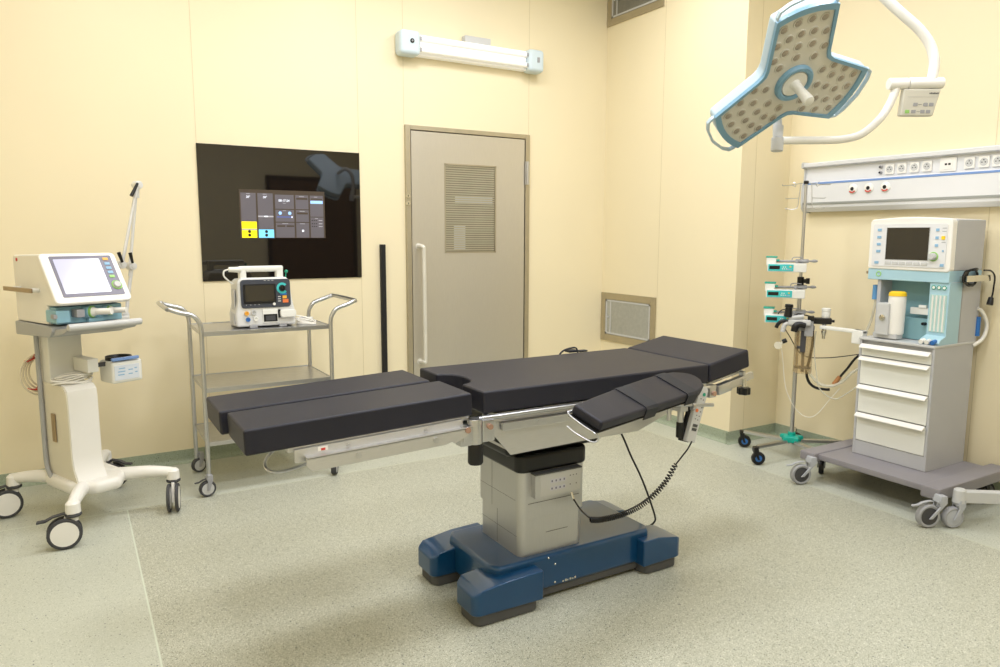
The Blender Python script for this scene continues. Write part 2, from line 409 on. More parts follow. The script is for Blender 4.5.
# ------------------------------------------------------------------ wall display
x0, x1, z0, z1 = .673, 1.651, 1.077, 1.872
r = thing('wall_display', 'large black glass control display flush on the cream back wall', 'screen', ((x0+x1)/2, YB, z0))
obj('glass_panel', MB().b(x0, x1, YB-.008, YB-.0005, z0, z1, .001), 'blackglass', r)
u = MB(); F = FY(.898, YB-.0086, 1.331)   # ui 0..0.517 x 0..0.29
W, H = .517, .289
u.b(0, W, 0, H, 0, .0004, mi=0, m=F)
def tile(xa, xb, ya, yb, mi, dz=.0004): u.b(xa*W, xb*W, (1-yb)*H, (1-ya)*H, dz, dz+.0003, mi=mi, m=F)
# columns measured as fractions of the interface
tile(.015, .185, .07, .66, 1); tile(.015, .185, .66, .995, 2); tile(.015, .185, .81, .835, 6, .0008)
tile(.205, .38, .07, .81, 1); tile(.205, .38, .82, .995, 3); tile(.205, .38, .535, .565, 6, .0008); tile(.275, .315, .54, .56, 4, .0012)
tile(.405, .625, .09, .385, 1); tile(.405, .625, .405, .655, 1); tile(.405, .625, .675, .99, 1)
tile(.645, .80, .09, .385, 1); tile(.645, .80, .405, .655, 1); tile(.645, .80, .675, .99, 1)
tile(.82, .98, .09, .54, 1); tile(.82, .98, .555, .99, 1)
for a in ((.655, .79, .145, .185), (.655, .79, .455, .495), (.42, .515, .73, .765), (.53, .62, .73, .765), (.83, .97, .15, .18)): tile(*a, 0, .0008)
tile(.825, .975, .2, .262, 5, .0008); tile(.42, .60, .545, .565, 7, .0008); tile(.592, .603, .54, .57, 4, .0012)
tile(.08, .12, .085, .095, 6, .0008); tile(.265, .31, .085, .095, 6, .0008); tile(.48, .55, .69, .70, 6, .0008); tile(.69, .75, .69, .70, 6, .0008)
tile(.69, .75, .115, .125, 6, .0008); tile(.69, .75, .425, .435, 6, .0008); tile(.87, .91, .115, .125, 6, .0008); tile(.49, .53, .42, .43, 6, .0008)
tile(.875, .91, .575, .585, 6, .0008)
for xx, yy, rr, mi in ((.46, .475, .010, 5), (.572, .475, .010, 5), (.10, .865, .009, 8), (.10, .94, .009, 8), (.293, .865, .009, 8), (.293, .94, .009, 8), (.725, .845, .0065, 4)):
    u.cyl((xx*W, (1-yy)*H, .0006), (xx*W, (1-yy)*H, .0014), rr, mi=mi, m=F)
for yy in (.62, .69, .75):
    for xx in (.84, .865, .89): u.cyl((xx*W, (1-yy)*H, .0006), (xx*W, (1-yy)*H, .0012), .0035, seg=10, mi=8, m=F)
    tile(.92, .965, yy-.008, yy+.008, 6, .0008)
def T(s, xx, yy, size, mi=4): u.text(s, size, F @ Matrix.Translation((xx*W, (1-yy)*H, .0012)), mi, .0002)
T('08:17:24', .51, .215, .0195); T('20°', .1, .155, .018); T('30°', .29, .155, .018)
tile(.495, .53, .262, .272, 6, .0008)
obj('interface', u, ['ui_brown', 'ui_grey', 'ui_yellow', 'ui_cyan', 'ui_white', 'ui_blue', 'ui_pale', 'ui_bar', 'ui_dark'], r, label='lit control tiles with a yellow and a cyan field')

# ------------------------------------------------------------------ wall lamp
r = thing('wall_lamp', 'white twin-tube germicidal wall lamp with pale blue ends above the door', 'lamp', (2.46, YB, 2.57))
yc = YB
obj('lamp_body', MB().b(2.03, 2.89, yc-.060, yc-.001, 2.512, 2.645, .008).b(2.05, 2.87, yc-.085, yc-.05, 2.562, 2.594, .012), 'tubelamp', r)
for z in (2.543, 2.612):
    obj('lamp_tube', MB().cyl((2.045, yc-.078, z), (2.88, yc-.078, z), .0175, seg=18), 'tubelamp', r)
    obj('lamp_holder', MB().b(2.04, 2.058, yc-.095, yc-.05, z-.017, z+.017, .003), 'blackm', r) if False else None
M['endcap'] = mat('lamp_end_blue', (206, 220, 226), 0.4, var=.01)
for xa, xb in ((1.905, 2.05), (2.88, 3.01)):
    ec = MB().b(xa, xb, yc-.11, yc-.001, 2.50, 2.655, .028, seg=4)
    o = obj('end_cap', ec, 'endcap', r)
    if xa < 2: obj('switch', MB().cyl((1.985, yc-.115, 2.585), (1.985, yc-.107, 2.585), .014).cyl((1.985, yc-.118, 2.585), (1.985, yc-.107, 2.585), .006, mi=1), ['blackm', 'grey'], o)
    else: obj('switch', MB().b(2.945, 2.965, yc-.115, yc-.107, 2.565, 2.6, .003), 'grey', o)
for xx in (2.052, 2.876):
    for z in (2.543, 2.612): obj('tube_socket', MB().b(xx-.009, xx+.009, yc-.096, yc-.05, z-.012, z+.012, .003), 'grey', r)
obj('lamp_bracket', MB().b(2.40, 2.60, yc-.05, yc-.001, 2.64, 2.69, .003), 'lgrey', r)

# ------------------------------------------------------------------ air grilles on the right wall
def grille(name, y0, y1, z0, z1, m_, label, bt):
    r = thing(name, label, 'vent', (XR, (y0+y1)/2, z0))
    f = MB(); X0, X1 = XR-.012, XR-.0005
    f.b(X0, X1, y0, y0+bt, z0, z1, .002); f.b(X0, X1, y1-bt, y1, z0, z1, .002)
    f.b(X0, X1, y0+bt, y1-bt, z0, z0+bt, .002); f.b(X0, X1, y0+bt, y1-bt, z1-bt, z1, .002)
    obj('grille_frame', f, 'frame_steel', r)
    g = MB(); g.b(XR-.006, XR-.003, y0+bt, y1-bt, z0+bt, z1-bt, mi=0)
    iy0, iy1, iz0, iz1 = y0+bt+.004, y1-bt-.004, z0+bt+.004, z1-bt-.004
    for a in ((iy0, iy0+.012, iz0, iz1), (iy1-.012, iy1, iz0, iz1)): g.b(XR-.010, XR-.005, *a, mi=1)
    for a in ((iz0, iz0+.012), (iz1-.012, iz1)): g.b(XR-.010, XR-.005, iy0, iy1, *a, mi=1)
    g.b(XR-.009, XR-.005, iy1-.06, iy1-.05, iz0, iz1, mi=1)
    z = iz0+.02
    while z < iz1-.015:
        g.b(XR-.0072, XR-.0055, iy0+.012, iy1-.062, z, z+.003, mi=2); z += .009
    g.cyl((XR-.013, iy1-.03, (iz0+iz1)/2), (XR-.008, iy1-.03, (iz0+iz1)/2), .008, mi=1)
    obj('grille_panel', g, [m_, 'lgrey', m_], r)
grille('air_grille', 3.94, 4.562, .526, .907, 'mesh', 'low steel-framed air grille in the right wall behind the table head', .052)
grille('air_grille', 3.953, 4.566, 2.925, 3.28, 'darkmesh', 'high steel-framed air grille near the ceiling in the room corner', .05)

# ------------------------------------------------------------------ gas and power panel
r = thing('supply_panel', 'long grey wall panel with sockets and gas outlets above the anaesthesia machine', 'panel', (XR2, 2.1, 1.5))
y0, y1 = .9, 3.04
prof = [(0, 1.505), (.05, 1.505), (.072, 1.53), (.080, 1.56), (.080, 1.672), (.062, 1.69), (.058, 1.775), (.09, 1.782), (.092, 1.80), (.086, 1.806), (0, 1.806)]
bodyM = frame((XR2-.0005, y0, 0), (-1, 0, 0), (0, 0, 1))   # extrude direction +Y
M['panelgrey'] = mat('panel_white_grey', (222, 222, 222), 0.4, var=.01)
obj('panel_body', MB().prism(prof, y1-y0, bodyM), 'panelgrey', r, ang=20)
ep = [(0, 1.498), (.055, 1.498), (.08, 1.525), (.086, 1.56), (.086, 1.675), (.07, 1.69), (.066, 1.77), (.096, 1.778), (.098, 1.806), (.09, 1.812), (0, 1.812)]
obj('end_plate', MB().prism(ep, .012, frame((XR2-.0005, y1, 0), (-1, 0, 0), (0, 0, 1))), 'lgrey', r)
obj('blue_strip', MB().b(XR2-.0835, XR2-.07, y0, y1, 1.672, 1.684, .002), 'bluestrip', r)
M['under'] = mat('panel_underside', (150, 152, 146), .5)
obj('lower_trim', MB().b(XR2-.0825, XR2-.06, y0, y1, 1.548, 1.562, .003), 'under', r)
for yy in (2.699, 2.599, 2.499):
    g = MB(); F = FX(XR2-.0805, yy, 1.631)
    g.lathe([(0, .012), (.013, .012), (.013, .010), (.022, .009), (.028, .005), (.029, 0), (0, 0)], m=F, mi=0)
    g.lathe([(0, .0125), (.011, .0125), (.0125, .010), (0, .010)], m=F, mi=1)
    g.prism(circ(.024, 12, 0, 0, 215, 325)+list(reversed(circ(.017, 12, 0, 0, 215, 325))), .0022, F @ Matrix.Translation((0, 0, .0085)), mi=2)
    obj('gas_outlet', g, ['white', 'black', 'red'], r)
def socket(yy, kind):
    g = MB(); F = FX(XR2-.060, yy, 1.731)
    if kind == 'power':
        g.prism(rrect(.052, .058, .006), .010, F, .002); g.lathe([(.02, .010), (.019, .0115), (.017, .0105), (0, .0105)], m=F, mi=1)
        for a in (-.008, .008): g.cyl((a, -.002, .0100), (a, -.002, .0118), .0028, seg=8, mi=2, m=F)
        g.cyl((0, .010, .0100), (0, .010, .014), .0024, seg=8, mi=2, m=F)
    else:
        g.prism(rrect(.085, .072, .006), .009, F, .002); g.prism(rrect(.05, .05, .004), .011, F, .001)
        for a in (-.009, .009): g.box((a, .002, .0114), (.012, .010, .001), mi=2, m=F)
    obj('socket' if kind == 'power' else 'data_socket', g, ['white', 'lgrey', 'blackm'], r)
for yy in (2.491, 2.421, 2.350, 2.281, 2.064, 1.994, 1.929): socket(yy, 'power')
socket(2.171, 'data')
for zz in (1.747, 1.716): obj('earth_terminal', MB().cyl((XR2-.061, 2.545, zz), (XR2-.074, 2.545, zz), .0085, seg=14).cyl((XR2-.074, 2.545, zz), (XR2-.08, 2.545, zz), .004, seg=10, mi=1), ['grey', 'blackm'], r)

# ------------------------------------------------------------------ casters
def caster(parent, x, y, r, w, ang, top, mats, world=True, twin=False, brake=False, off=.6, hubr=.72, stem_r=None, pedal=None):
    """wheel touching the floor at (x,y); swivel stem is off*r ahead of it along ang"""
    tm, hm, fm = mats
    dx, dy = math.cos(ang), math.sin(ang); ax = V((-dy, dx, 0)); c = V((x, y, r+.001)); dv = V((dx, dy, 0))
    sx = c + dv*off*r; sr = stem_r or r*.28
    f = MB()
    f.cyl((sx.x, sx.y, r*1.75), (sx.x, sx.y, top), sr, seg=14)
    F = frame(c, dv, (0, 0, 1))       # local x ahead, y up, z = -axis
    if twin:
        f.prism([(off*r-.35*r, r*1.05), (off*r+.35*r, r*1.05), (off*r+.35*r, r*1.9), (off*r-.35*r, r*1.9)], w*.7, F @ Matrix.Translation((0, 0, -w*.35)), r*.08)
        f.prism([(-.3*r, -.3*r), (.3*r, -.3*r), (off*r+.3*r, r*1.1), (off*r-.5*r, r*1.1)], w*.28, F @ Matrix.Translation((0, 0, -w*.14)), r*.05)
    else:
        for sgn in (-1, 1):
            pts = [(-.16*r, -.18*r), (.16*r, -.18*r), (off*r+.34*r, r*1.15), (off*r+.30*r, r*1.4), (off*r-.40*r, r*1.4), (off*r-.30*r, r*.85)]
            f.prism(pts, r*.14, F @ Matrix.Translation((0, 0, sgn*(w*.5+r*.10)-r*.07)), r*.04)
        f.prism([(off*r-.42*r, r*1.12), (off*r+.36*r, r*1.12), (off*r+.34*r, r*1.75), (off*r-.25*r, r*1.75)], w+r*.3, F @ Matrix.Translation((0, 0, -(w+r*.3)/2)), r*.1)
    o = obj('caster', f, fm, parent, world)
    if brake:
        bk = MB().prism([(-1.5*r, .86*r), (-1.0*r, .88*r), (-.55*r, 1.10*r), (0, 1.2*r), (.3*r, 1.2*r), (.3*r, 1.30*r), (0, 1.31*r), (-.6*r, 1.21*r), (-1.0*r, 1.02*r), (-1.45*r, 1.0*r)], w*.45, F @ Matrix.Translation((0, 0, -w*.225)), r*.04)
        obj('brake_pedal', bk, pedal or fm, o, world)
    def wheel(zc, ww):
        g = MB()
        g.lathe([(r*hubr, -ww*.42), (r*.9, -ww*.5), (r, -ww*.3), (r, ww*.3), (r*.9, ww*.5), (r*hubr, ww*.42)], c+ax*zc, ax, 28, 0)
        g.lathe([(0, -ww*.50), (r*hubr*.35, -ww*.50), (r*hubr*.8, -ww*.44), (r*hubr, -ww*.42), (r*hubr, ww*.42), (r*hubr*.8, ww*.44), (r*hubr*.35, ww*.50), (0, ww*.50)], c+ax*zc, ax, 28, 1)
        obj('wheel', g, [tm, hm], o, world)
    if twin: wheel(-w*.34, w*.30); wheel(w*.34, w*.30)
    else: wheel(0, w)
    return o

# ------------------------------------------------------------------ operating table
tb = thing('operating_table', 'black-padded operating table on a steel column and glossy blue base', 'table', (1.49, 2.3, 0))
CY = 2.3
g = MB()
g.prism([(1.22, 2.16), (1.25, 2.105), (1.95, 2.105), (1.975, 2.14), (1.975, 2.46), (1.95, 2.495), (1.25, 2.495), (1.22, 2.44)], .133, None, .016, z0=.042, seg=3)
g.b(1.30, 1.70, 2.1035, 2.106, .06, .062, mi=1) if False else None
for (xx, zz) in ((1.49, .135), (1.49, .064), (1.46, .165)): g.sph((xx, 2.104, zz), .0045, seg=8, mi=1)
g.sph((1.222, 2.2, .07), .0045, seg=8, mi=1)
g.text('OPERON', .013, FY(1.555, 2.1045, .052), 1, .0004) if False else None
for k, a in enumerate((0, .012, .02, .034, .044, .056)): g.b(1.525+a, 1.533+a, 2.1042, 2.105, .055, .055+(.009 if k % 2 else .006), mi=1)
obj('base_cover', g, ['blue', 'polished'], tb)
obj('base_skirt', MB().prism([(1.24, 2.17), (1.26, 2.115), (1.945, 2.115), (1.965, 2.15), (1.965, 2.45), (1.945, 2.485), (1.26, 2.485), (1.24, 2.43)], .042, None, .004, z0=.014), 'darkgrey', tb)
def foot(xa, xb, ya, yb, za, zb, tip):
    # side profile in XZ, extruded in Y; za = height at the left end, zb = at the right end
    g = MB()
    if tip < 0: prof = [(xa, .044), (xb, .040), (xb, zb), (xa+(xb-xa)*.55, zb-.004), (xa+.10, (za+zb)/2+.004), (xa+.03, za+.006), (xa, za-.012)]
    else: prof = [(xa, .040), (xb, .044), (xb, zb-.01), (xb-.03, zb+.004), (xa+.08, za+.002), (xa, za)]
    F = frame((0, yb, 0), (1, 0, 0), (0, 0, 1)); t = bmesh.new()
    fc = t.faces.new([t.verts.new((q[0], q[1], 0)) for q in prof]); ex_ = bmesh.ops.extrude_face_region(t, geom=[fc])
    bmesh.ops.translate(t, vec=(0, 0, yb-ya), verts=[q for q in ex_['geom'] if isinstance(q, bmesh.types.BMVert)]); bmesh.ops.recalc_face_normals(t, faces=t.faces)
    xt = xa if tip < 0 else xb
    es = [q for q in t.edges if all(abs(v.co.x-xt) < 1e-5 for v in q.verts) and abs(q.verts[0].co.z-q.verts[1].co.z) < 1e-5]
    bmesh.ops.bevel(t, geom=es, offset=.030, segments=5, profile=.5, affect='EDGES')
    es = [q for q in t.edges if len(q.link_faces) == 2 and q.calc_face_angle(0) > .5]
    bmesh.ops.bevel(t, geom=es, offset=.011, segments=3, profile=.5, affect='EDGES', clamp_overlap=True)
    g._add(t, 0, F)
    o = obj('base_foot', g, 'blue', tb)
    s = MB(); s.prism(rrect(xb-xa-.022, yb-ya-.016, .034, 5, (xa+xb)/2, (ya+yb)/2), .044, None, .006, z0=.001)
    obj('foot_sole', s, 'darkgrey', o)
foot(1.118, 1.405, 2.052, 2.205, .128, .152, -1)
foot(1.122, 1.405, 2.395, 2.548, .128, .160, -1)
foot(1.892, 2.098, 2.062, 2.205, .146, .128, 1)
foot(1.892, 2.098, 2.395, 2.538, .146, .128, 1)
# column
g = MB()
g.prism(rrect(.284, .300, .028, 5, 1.497, 2.288), .15, None, .002, z0=.170)
g.b(1.3545, 1.40, 2.3, 2.3015, .18, .32, mi=1); g.b(1.3545, 1.3552, 2.16, 2.42, .2495, .2505, mi=1)
g.box((1.52, 2.1375, .252), (.10, .0012, .0015), mi=1)
obj('column_sleeve', g, ['colsteel', 'darkgrey'], tb, label='lower steel column sleeve')
g = MB()
g.prism(rrect(.298, .314, .030, 5, 1.4975, 2.288), .19, None, .002, z0=.318)
g.b(1.348, 1.36, 2.33, 2.3312, .32, .5, mi=1); g.box((1.50, 2.1305, .378), (.23, .0012, .0015), mi=1); g.b(1.348, 1.36, 2.16, 2.42, .3895, .3905, mi=1)
obj('column_sleeve', g, ['colsteel', 'darkgrey'], tb, label='upper steel column sleeve')
g = MB(); g.prism(rrect(.314, .33, .035, 5, 1.497, 2.288), .068, None, .012, z0=.496, seg=3)
g.prism(rrect(.23, .26, .05, 5, 1.50, 2.288), .07, None, .01, z0=.55)
for k in range(2): g.torus((1.43+.12*k, 2.20, .560), (0, 0, 1), .035, .006)
obj('column_boot', g, 'boot', tb)
g = MB()
g.prism(rrect(.204, .092, .006, 3), .034, FY(1.500, 2.137, .447), .003)
g.prism([(-.104, .044), (.104, .044), (.104, .049), (-.104, .049)], .038, FY(1.500, 2.137, .447), 0, mi=1)
cp = obj('control_panel', g, ['colsteel', 'darkgrey'], tb)
g = MB(); F = FY(1.500, 2.1032, .447)
g.prism(rrect(.178, .076, .004, 3, .008, 0), .0012, F)
for i in range(4):
    for j in range(2): g.box((-.030+i*.018, .013-j*.028, .0014), (.012, .014, .001), mi=1, m=F); g.box((-.030+i*.018, .013-j*.028, .002), (.005, .007, .0006), mi=2, m=F)
for i, j in ((0, 0), (1, 0), (2, 0), (0, 1), (2, 1)): g.cyl((.052+i*.014, .022-j*.034, .001), (.052+i*.014, .022-j*.034, .0022), .0022, seg=8, mi=2, m=F)
obj('keypad', g, ['lgrey', 'ui_pale', 'darkgrey'], cp)
obj('cable_socket', MB().cyl((1.565, 2.115, .402), (1.573, 2.105, .366), .006, seg=10), 'polished', cp)
# seat frame
def side_plate(yy, t):
    pts = [(1.165, .752), (2.19, .752), (2.19, .722), (2.016, .674), (1.84, .616), (1.259, .606), (1.195, .68), (1.165, .688)]
    return MB().prism(pts, t, frame((0, yy+t, 0), (1, 0, 0), (0, 0, 1)), .0015)
for yy, sg in ((2.047, -1), (2.551, 1)):
    o = obj('side_plate', side_plate(yy, .004), 'plate', tb)
    s = MB(); yr = 2.029 if sg < 0 else 2.560
    s.b(1.215, 2.15, yr, yr+.011, .700, .728, .002)
    for xx in (1.36, 1.72, 2.05): s.cyl((xx, yr-.001*sg, .714), (xx, 2.049 if sg < 0 else 2.553, .714), .010, seg=14); s.cyl((xx, yr + (-.002 if sg < 0 else .013), .714), (xx, yr+.005, .714), .007, seg=6)
    obj('accessory_rail', s, 'steel', tb)
    g = MB(); yq = 2.040 if sg < 0 else 2.562
    g.tube([(1.172, 2.08 if sg < 0 else 2.52, .753), (1.176, yq, .753), (1.20, yq-.004*(-sg), .752), (2.19, yq-.004*(-sg), .7485)], .008, 10, smooth=4)
    obj('edge_tube', g, 'steel', tb)
obj('under_tray', MB().b(1.20, 2.18, 2.055, 2.548, .745, .758, .003).b(1.27, 1.84, 2.055, 2.548, .610, .62), 'plate', tb)
obj('tilt_housing', MB().b(1.30, 1.72, 2.14, 2.44, .56, .745, .02), 'boot', tb)
# pads
def hpad(name, pts, z0, z1, m_=None, bev=.012, parent=tb, label=None):
    return obj(name, MB().prism(pts, z1-z0, m_, bev, z0=z0, seg=3, ang=.6), 'pad', parent, label=label)
no = [(1.150, 2.400), (1.170, 2.396), (1.196, 2.378), (1.214, 2.345), (1.220, 2.30), (1.214, 2.255), (1.196, 2.222), (1.170, 2.204), (1.150, 2.200)]
g = MB().prism([(1.150, 2.045), (2.192, 2.045), (2.192, 2.556), (1.150, 2.556)]+no, .076, None, .008, z0=.762, seg=3, ang=.6)
obj('seat_pad', g, 'pad', tb)
tilt = Matrix.Translation((1.1, 0, .84)) @ Matrix.Rotation(math.radians(-2.2), 4, 'Y') @ Matrix.Translation((-1.1, 0, -.84))
def legsec(xa, xb, ya, yb, near):
    o = obj('leg_pad', MB().prism([(xa, ya), (xb, ya), (xb, yb), (xa, yb)], .076, tilt, .008, z0=.763, seg=3), 'pad', tb, label='near leg pad' if near else 'far leg pad')
    obj('leg_plate', MB().b(xa+.12, xb-.01, ya+.01, yb-.008, .748, .763, .002, m=tilt), 'plate', tb)
    yo = ya-.004 if near else yb-.008
    s = MB(); d = -1 if near else 1
    s.b(.52, 1.068, yo, yo+.012, .718, .758, .002, m=tilt)
    lip = [(.545, .733), (1.07, .733), (1.07, .712), (1.025, .698), (1.012, .704), (1.0, .704), (.558, .704), (.545, .716)] if False else [(.545, .735), (1.072, .735), (1.072, .712), (1.022, .692), (1.010, .700), (.99, .694), (.56, .694), (.545, .712)]
    yy = yo-.030 if near else yo+.030
    s.prism(lip, .004, tilt @ frame((0, yy+.004, 0), (1, 0, 0), (0, 0, 1)), .001)
    s.b(.548, 1.07, min(yy, yo), max(yy, yo)+.004, .732, .736, m=tilt)
    o2 = obj('leg_rail', s, 'plate', tb)
    for xx in (.70, .955):
        obj('bolt', MB().cyl((xx, yy-.004, .716), (xx, yy+.002, .716), .0095, seg=16, m=tilt), 'steel', o2); obj('bolt', MB().cyl((xx-.02, yo-.006, .744), (xx-.02, yo+.01, .744), .006, seg=10, m=tilt), 'steel', o2)
    if near: obj('sticker', MB().b(.588, .618, yo-.001, yo+.002, .742, .754, mi=0, m=tilt).b(.597, .610, yo-.0016, yo+.002, .743, .75, mi=1, m=tilt), ['white', 'red'], o2)
legsec(.385, 1.108, 2.045, 2.289, True)
legsec(.366, 1.082, 2.311, 2.556, False)
obj('release_loop', MB().tube([(.70, 2.33, .700), (.655, 2.31, .620), (.61, 2.30, .602), (.525, 2.27, .604), (.496, 2.30, .618), (.53, 2.38, .634), (.62, 2.40, .68), (.70, 2.40, .715)], .005, 8, smooth=5), 'steel', tb)
# hinges between seat and leg sections
for yc_, sg in ((2.035, -1), (2.567, 1)):
    g = MB()
    g.b(1.058, 1.094, yc_-.022, yc_+.025, .684, .738, .005); g.b(1.130, 1.178, yc_-.02, yc_+.025, .676, .75, .005)
    g.cyl((1.112, yc_, .672), (1.112, yc_, .756), .025, seg=22, bev=.003); g.b(1.05, 1.094, yc_-.018, yc_+.02, .672, .70, .003)
    o = obj('hinge_block', g, 'steel', tb)
    for xx, zz in ((1.073, .727), (1.156, .728)): obj('hinge_pin', MB().cyl((xx, yc_-.03*(-sg if sg < 0 else sg) if sg < 0 else yc_+.03, zz), (xx, yc_, zz), .0095, seg=14), 'copper', o)
    g = MB().lathe([(0, 0), (.022, 0), (.026, .006), (.025, .06), (.02, .07), (0, .07)], (1.114, yc_, .602), (0, 0, 1), 20)
    obj('locking_knob', g, 'black', o)
# head section
hp = [(2.197, .762), (2.436, .806), (2.424, .882), (2.197, .838)]
g = MB().prism(hp, .511, frame((0, 2.556, 0), (1, 0, 0), (0, 0, 1)), .010, seg=3, ang=.5)
obj('head_pad', g, 'pad', tb)
htilt = Matrix.Translation((2.2, 0, .75)) @ Matrix.Rotation(math.radians(-10.4), 4, 'Y') @ Matrix.Translation((-2.2, 0, -.75))
obj('head_plate', MB().b(2.215, 2.425, 2.07, 2.53, .742, .752, .002, m=htilt), 'plate', tb)
for yc_, sg in ((2.05, -1), (2.552, 1)):
    g = MB()
    g.b(2.195, 2.235, yc_-.012, yc_+.012, .700, .752, .004); g.b(2.235, 2.32, yc_-.018, yc_+.016, .696, .742, .012, m=htilt)
    g.b(2.28, 2.395, yc_-.012, yc_+.012, .703, .738, .003, m=htilt); g.b(2.40, 2.455, yc_-.008, yc_+.008, .708, .738, .002, m=htilt); g.b(2.39, 2.405, yc_-.012, yc_+.012, .70, .755, .002, m=htilt)
    o = obj('head_bar', g, 'steel', tb)
    obj('hinge_pin', MB().cyl((2.218, yc_+.02*sg, .718), (2.218, yc_, .718), .010, seg=14), 'copper', o)
    k = MB(); kc = V((2.385, yc_+.035*sg, .722))
    star = []
    for q in range(36):
        a = 2*PI*q/36; star.append(((.026+.0028*math.cos(6*a))*math.cos(a), (.026+.0028*math.cos(6*a))*math.sin(a)))
    k.prism(star, .03, Matrix.Translation((2.392, yc_+.014*sg, .708)), .004, z0=-.012); k.cyl((2.392, yc_+.014*sg, .72), (2.392, yc_+.014*sg, .762), .010, seg=12, mi=1)
    obj('clamp_knob', k, ['black', 'polished'], o)
# arm board (near side), tilted towards the viewer; local frame: x along the board, y across, z out of the pad
AM = frame((1.336, 1.653, .80), (.9545, .2982, -.0060), (-.2771, .8943, .3514))
out = [(0, 0), (.22, 0), (.46, .001), (.60, .003), (.655, .009), (.705, .026), (.738, .055), (.748, .086), (.738, .107), (.715, .123), (.66, .143), (.59, .150), (.45, .147), (.33, .142), (.22, .132), (.10, .122), (0, .114)]
ab = obj('armboard', MB().prism([(x*1.008-.010, y*.96+.003) for x, y in out], .006, AM, .002, z0=-.042), 'blackm', tb)
obj('armboard_pad', MB().prism(out, .034, AM, .009, z0=-.035, seg=3, ang=.4), 'pad', ab)
def strap(xm, wd, ya, yb):
    g = MB(); P = [(ya-.003, -.045), (ya-.004, -.02), (ya-.003, -.006), (ya+.005, .001), (ya+.02, .0025), ((ya+yb)/2, .003), (yb-.02, .0025), (yb-.005, .001), (yb+.003, -.006), (yb+.003, -.045)]
    P2 = [(p[0]+(.003 if p[0] < (ya+yb)/2 else -.003)*(1 if p[1] < -.001 else .4), p[1]-.003*(1 if p[1] >= -.001 else 0)) for p in P]
    g.prism(P+list(reversed(P2)), wd, AM @ frame((xm-wd/2, 0, 0), (0, 1, 0), (0, 0, 1)), .0005)
    obj('arm_strap', g, 'strap', ab)
strap(.292, .075, 0, .137); strap(.572, .072, .001, .151)
g = MB().tube([(.01, .116, -.026), (-.010, .115, -.034), (-.014, .06, -.038), (-.010, .008, -.040), (.004, .000, -.050), (.006, -.003, -.062), (-.006, .006, -.072), (-.014, .06, -.074), (-.016, .10, -.070)], .0027, 8, smooth=5, m=AM)
obj('end_loop', g, 'steel', ab)
g = MB()
g.cyl((1.935, 1.935, .655), (1.935, 1.935, .765), .012, seg=14); g.tube([(1.875, 1.935, .732), (2.062, 1.895, .718)], .007, 10)
g.cyl((1.872, 1.93, .742), (1.872, 1.93, .675), .009, seg=12, bev=.003); g.b(1.92, 1.96, 1.92, 2.03, .70, .735, .004); g.cyl((1.97, 1.918, .72), (1.985, 1.916, .72), .016, seg=12)
o = obj('armboard_clamp', g, 'steel', ab)
obj('post_tip', MB().cyl((1.935, 1.935, .600), (1.935, 1.935, .66), .015, seg=14, bev=.003), 'black', o)
# strap of the far arm rest looping over the far edge
g = MB().tube([(1.80, 2.562, .800), (1.84, 2.572, .842), (1.885, 2.572, .856), (1.92, 2.568, .852), (1.925, 2.562, .80)], .004, 6, smooth=5)
g.b(1.875, 1.925, 2.558, 2.60, .838, .848, .003); g.b(1.93, 1.975, 2.558, 2.585, .836, .844, .003); g.b(1.80, 1.975, 2.557, 2.562, .762, .80, .002)
obj('arm_strap', g, 'strap', tb, label='strap of the far arm rest')
obj('power_cord', MB().tube([(1.86, 2.30, .612), (1.955, 2.31, .54), (2.035, 2.32, .41), (2.125, 2.34, .275), (2.222, 2.365, .10), (2.245, 2.385, .045), (2.22, 2.41, .014), (2.15, 2.42, .010), (2.05, 2.42, .010)], .0045, 8, smooth=6), 'black', tb)

# ------------------------------------------------------------------ hand control on its coiled lead
hc = thing('hand_control', 'grey hand control with green and orange keys hanging beside the armboard', 'remote', (1.985, 1.905, .58))
top, bot = V((2.026, 1.905, .787)), V((1.962, 1.905, .584))
hz = (top-bot).normalized(); HM = frame(bot, hz.cross(V((0, -1, 0))) if False else V((hz.z, 0, -hz.x)), hz)   # x right, y up, z toward -Y
body = MB().prism([(-.023, 0), (.023, 0), (.023, .205), (.012, .213), (-.006, .213), (-.023, .18)], .020, HM @ Matrix.Translation((0, 0, -.02)), .003)
obj('back_shell', MB().prism([(-.034, -.004), (.012, -.004), (.012, .16), (-.030, .16)], .016, HM @ Matrix.Translation((0, 0, -.035)), .003), 'black', hc)
for (xx, yy) in ((-.006, .168), (.008, .166), (.010, .136), (.009, .12), (-.006, .104), (.008, .103), (-.008, .09), (.006, .088)): body.cyl((xx, yy, 0), (xx, yy, .0012), .0022, seg=8, mi=1, m=HM)
for j in range(2): body.box((0, .050+j*.015, .0008), (.024, .011, .0016), mi=1, m=HM)
sh = obj('shell', body, ['lgrey', 'darkgrey'], hc)
obj('key', MB().cyl((.004, .186, 0), (.004, .186, .003), .0065, m=HM), 'green', hc, label='green key')
obj('key', MB().cyl((-.012, .122, 0), (-.012, .122, .003), .0065, m=HM), 'orange', hc, label='orange key')
L0 = [V((1.968, 1.905, .588)), V((1.955, 1.91, .560)), V((1.930, 1.92, .525)), V((1.912, 1.93, .497))]
coil = spline([V((1.914, 1.93, .500)), V((1.872, 1.945, .425)), V((1.80, 1.965, .360)), V((1.72, 1.985, .326)), V((1.63, 2.0, .317)), V((1.580, 2.01, .322))], 60)
g = MB(); g.tube(L0, .0032, 6, smooth=4)
hel = []; n = len(coil); turns = 52; sub = 12
nn = turns*sub
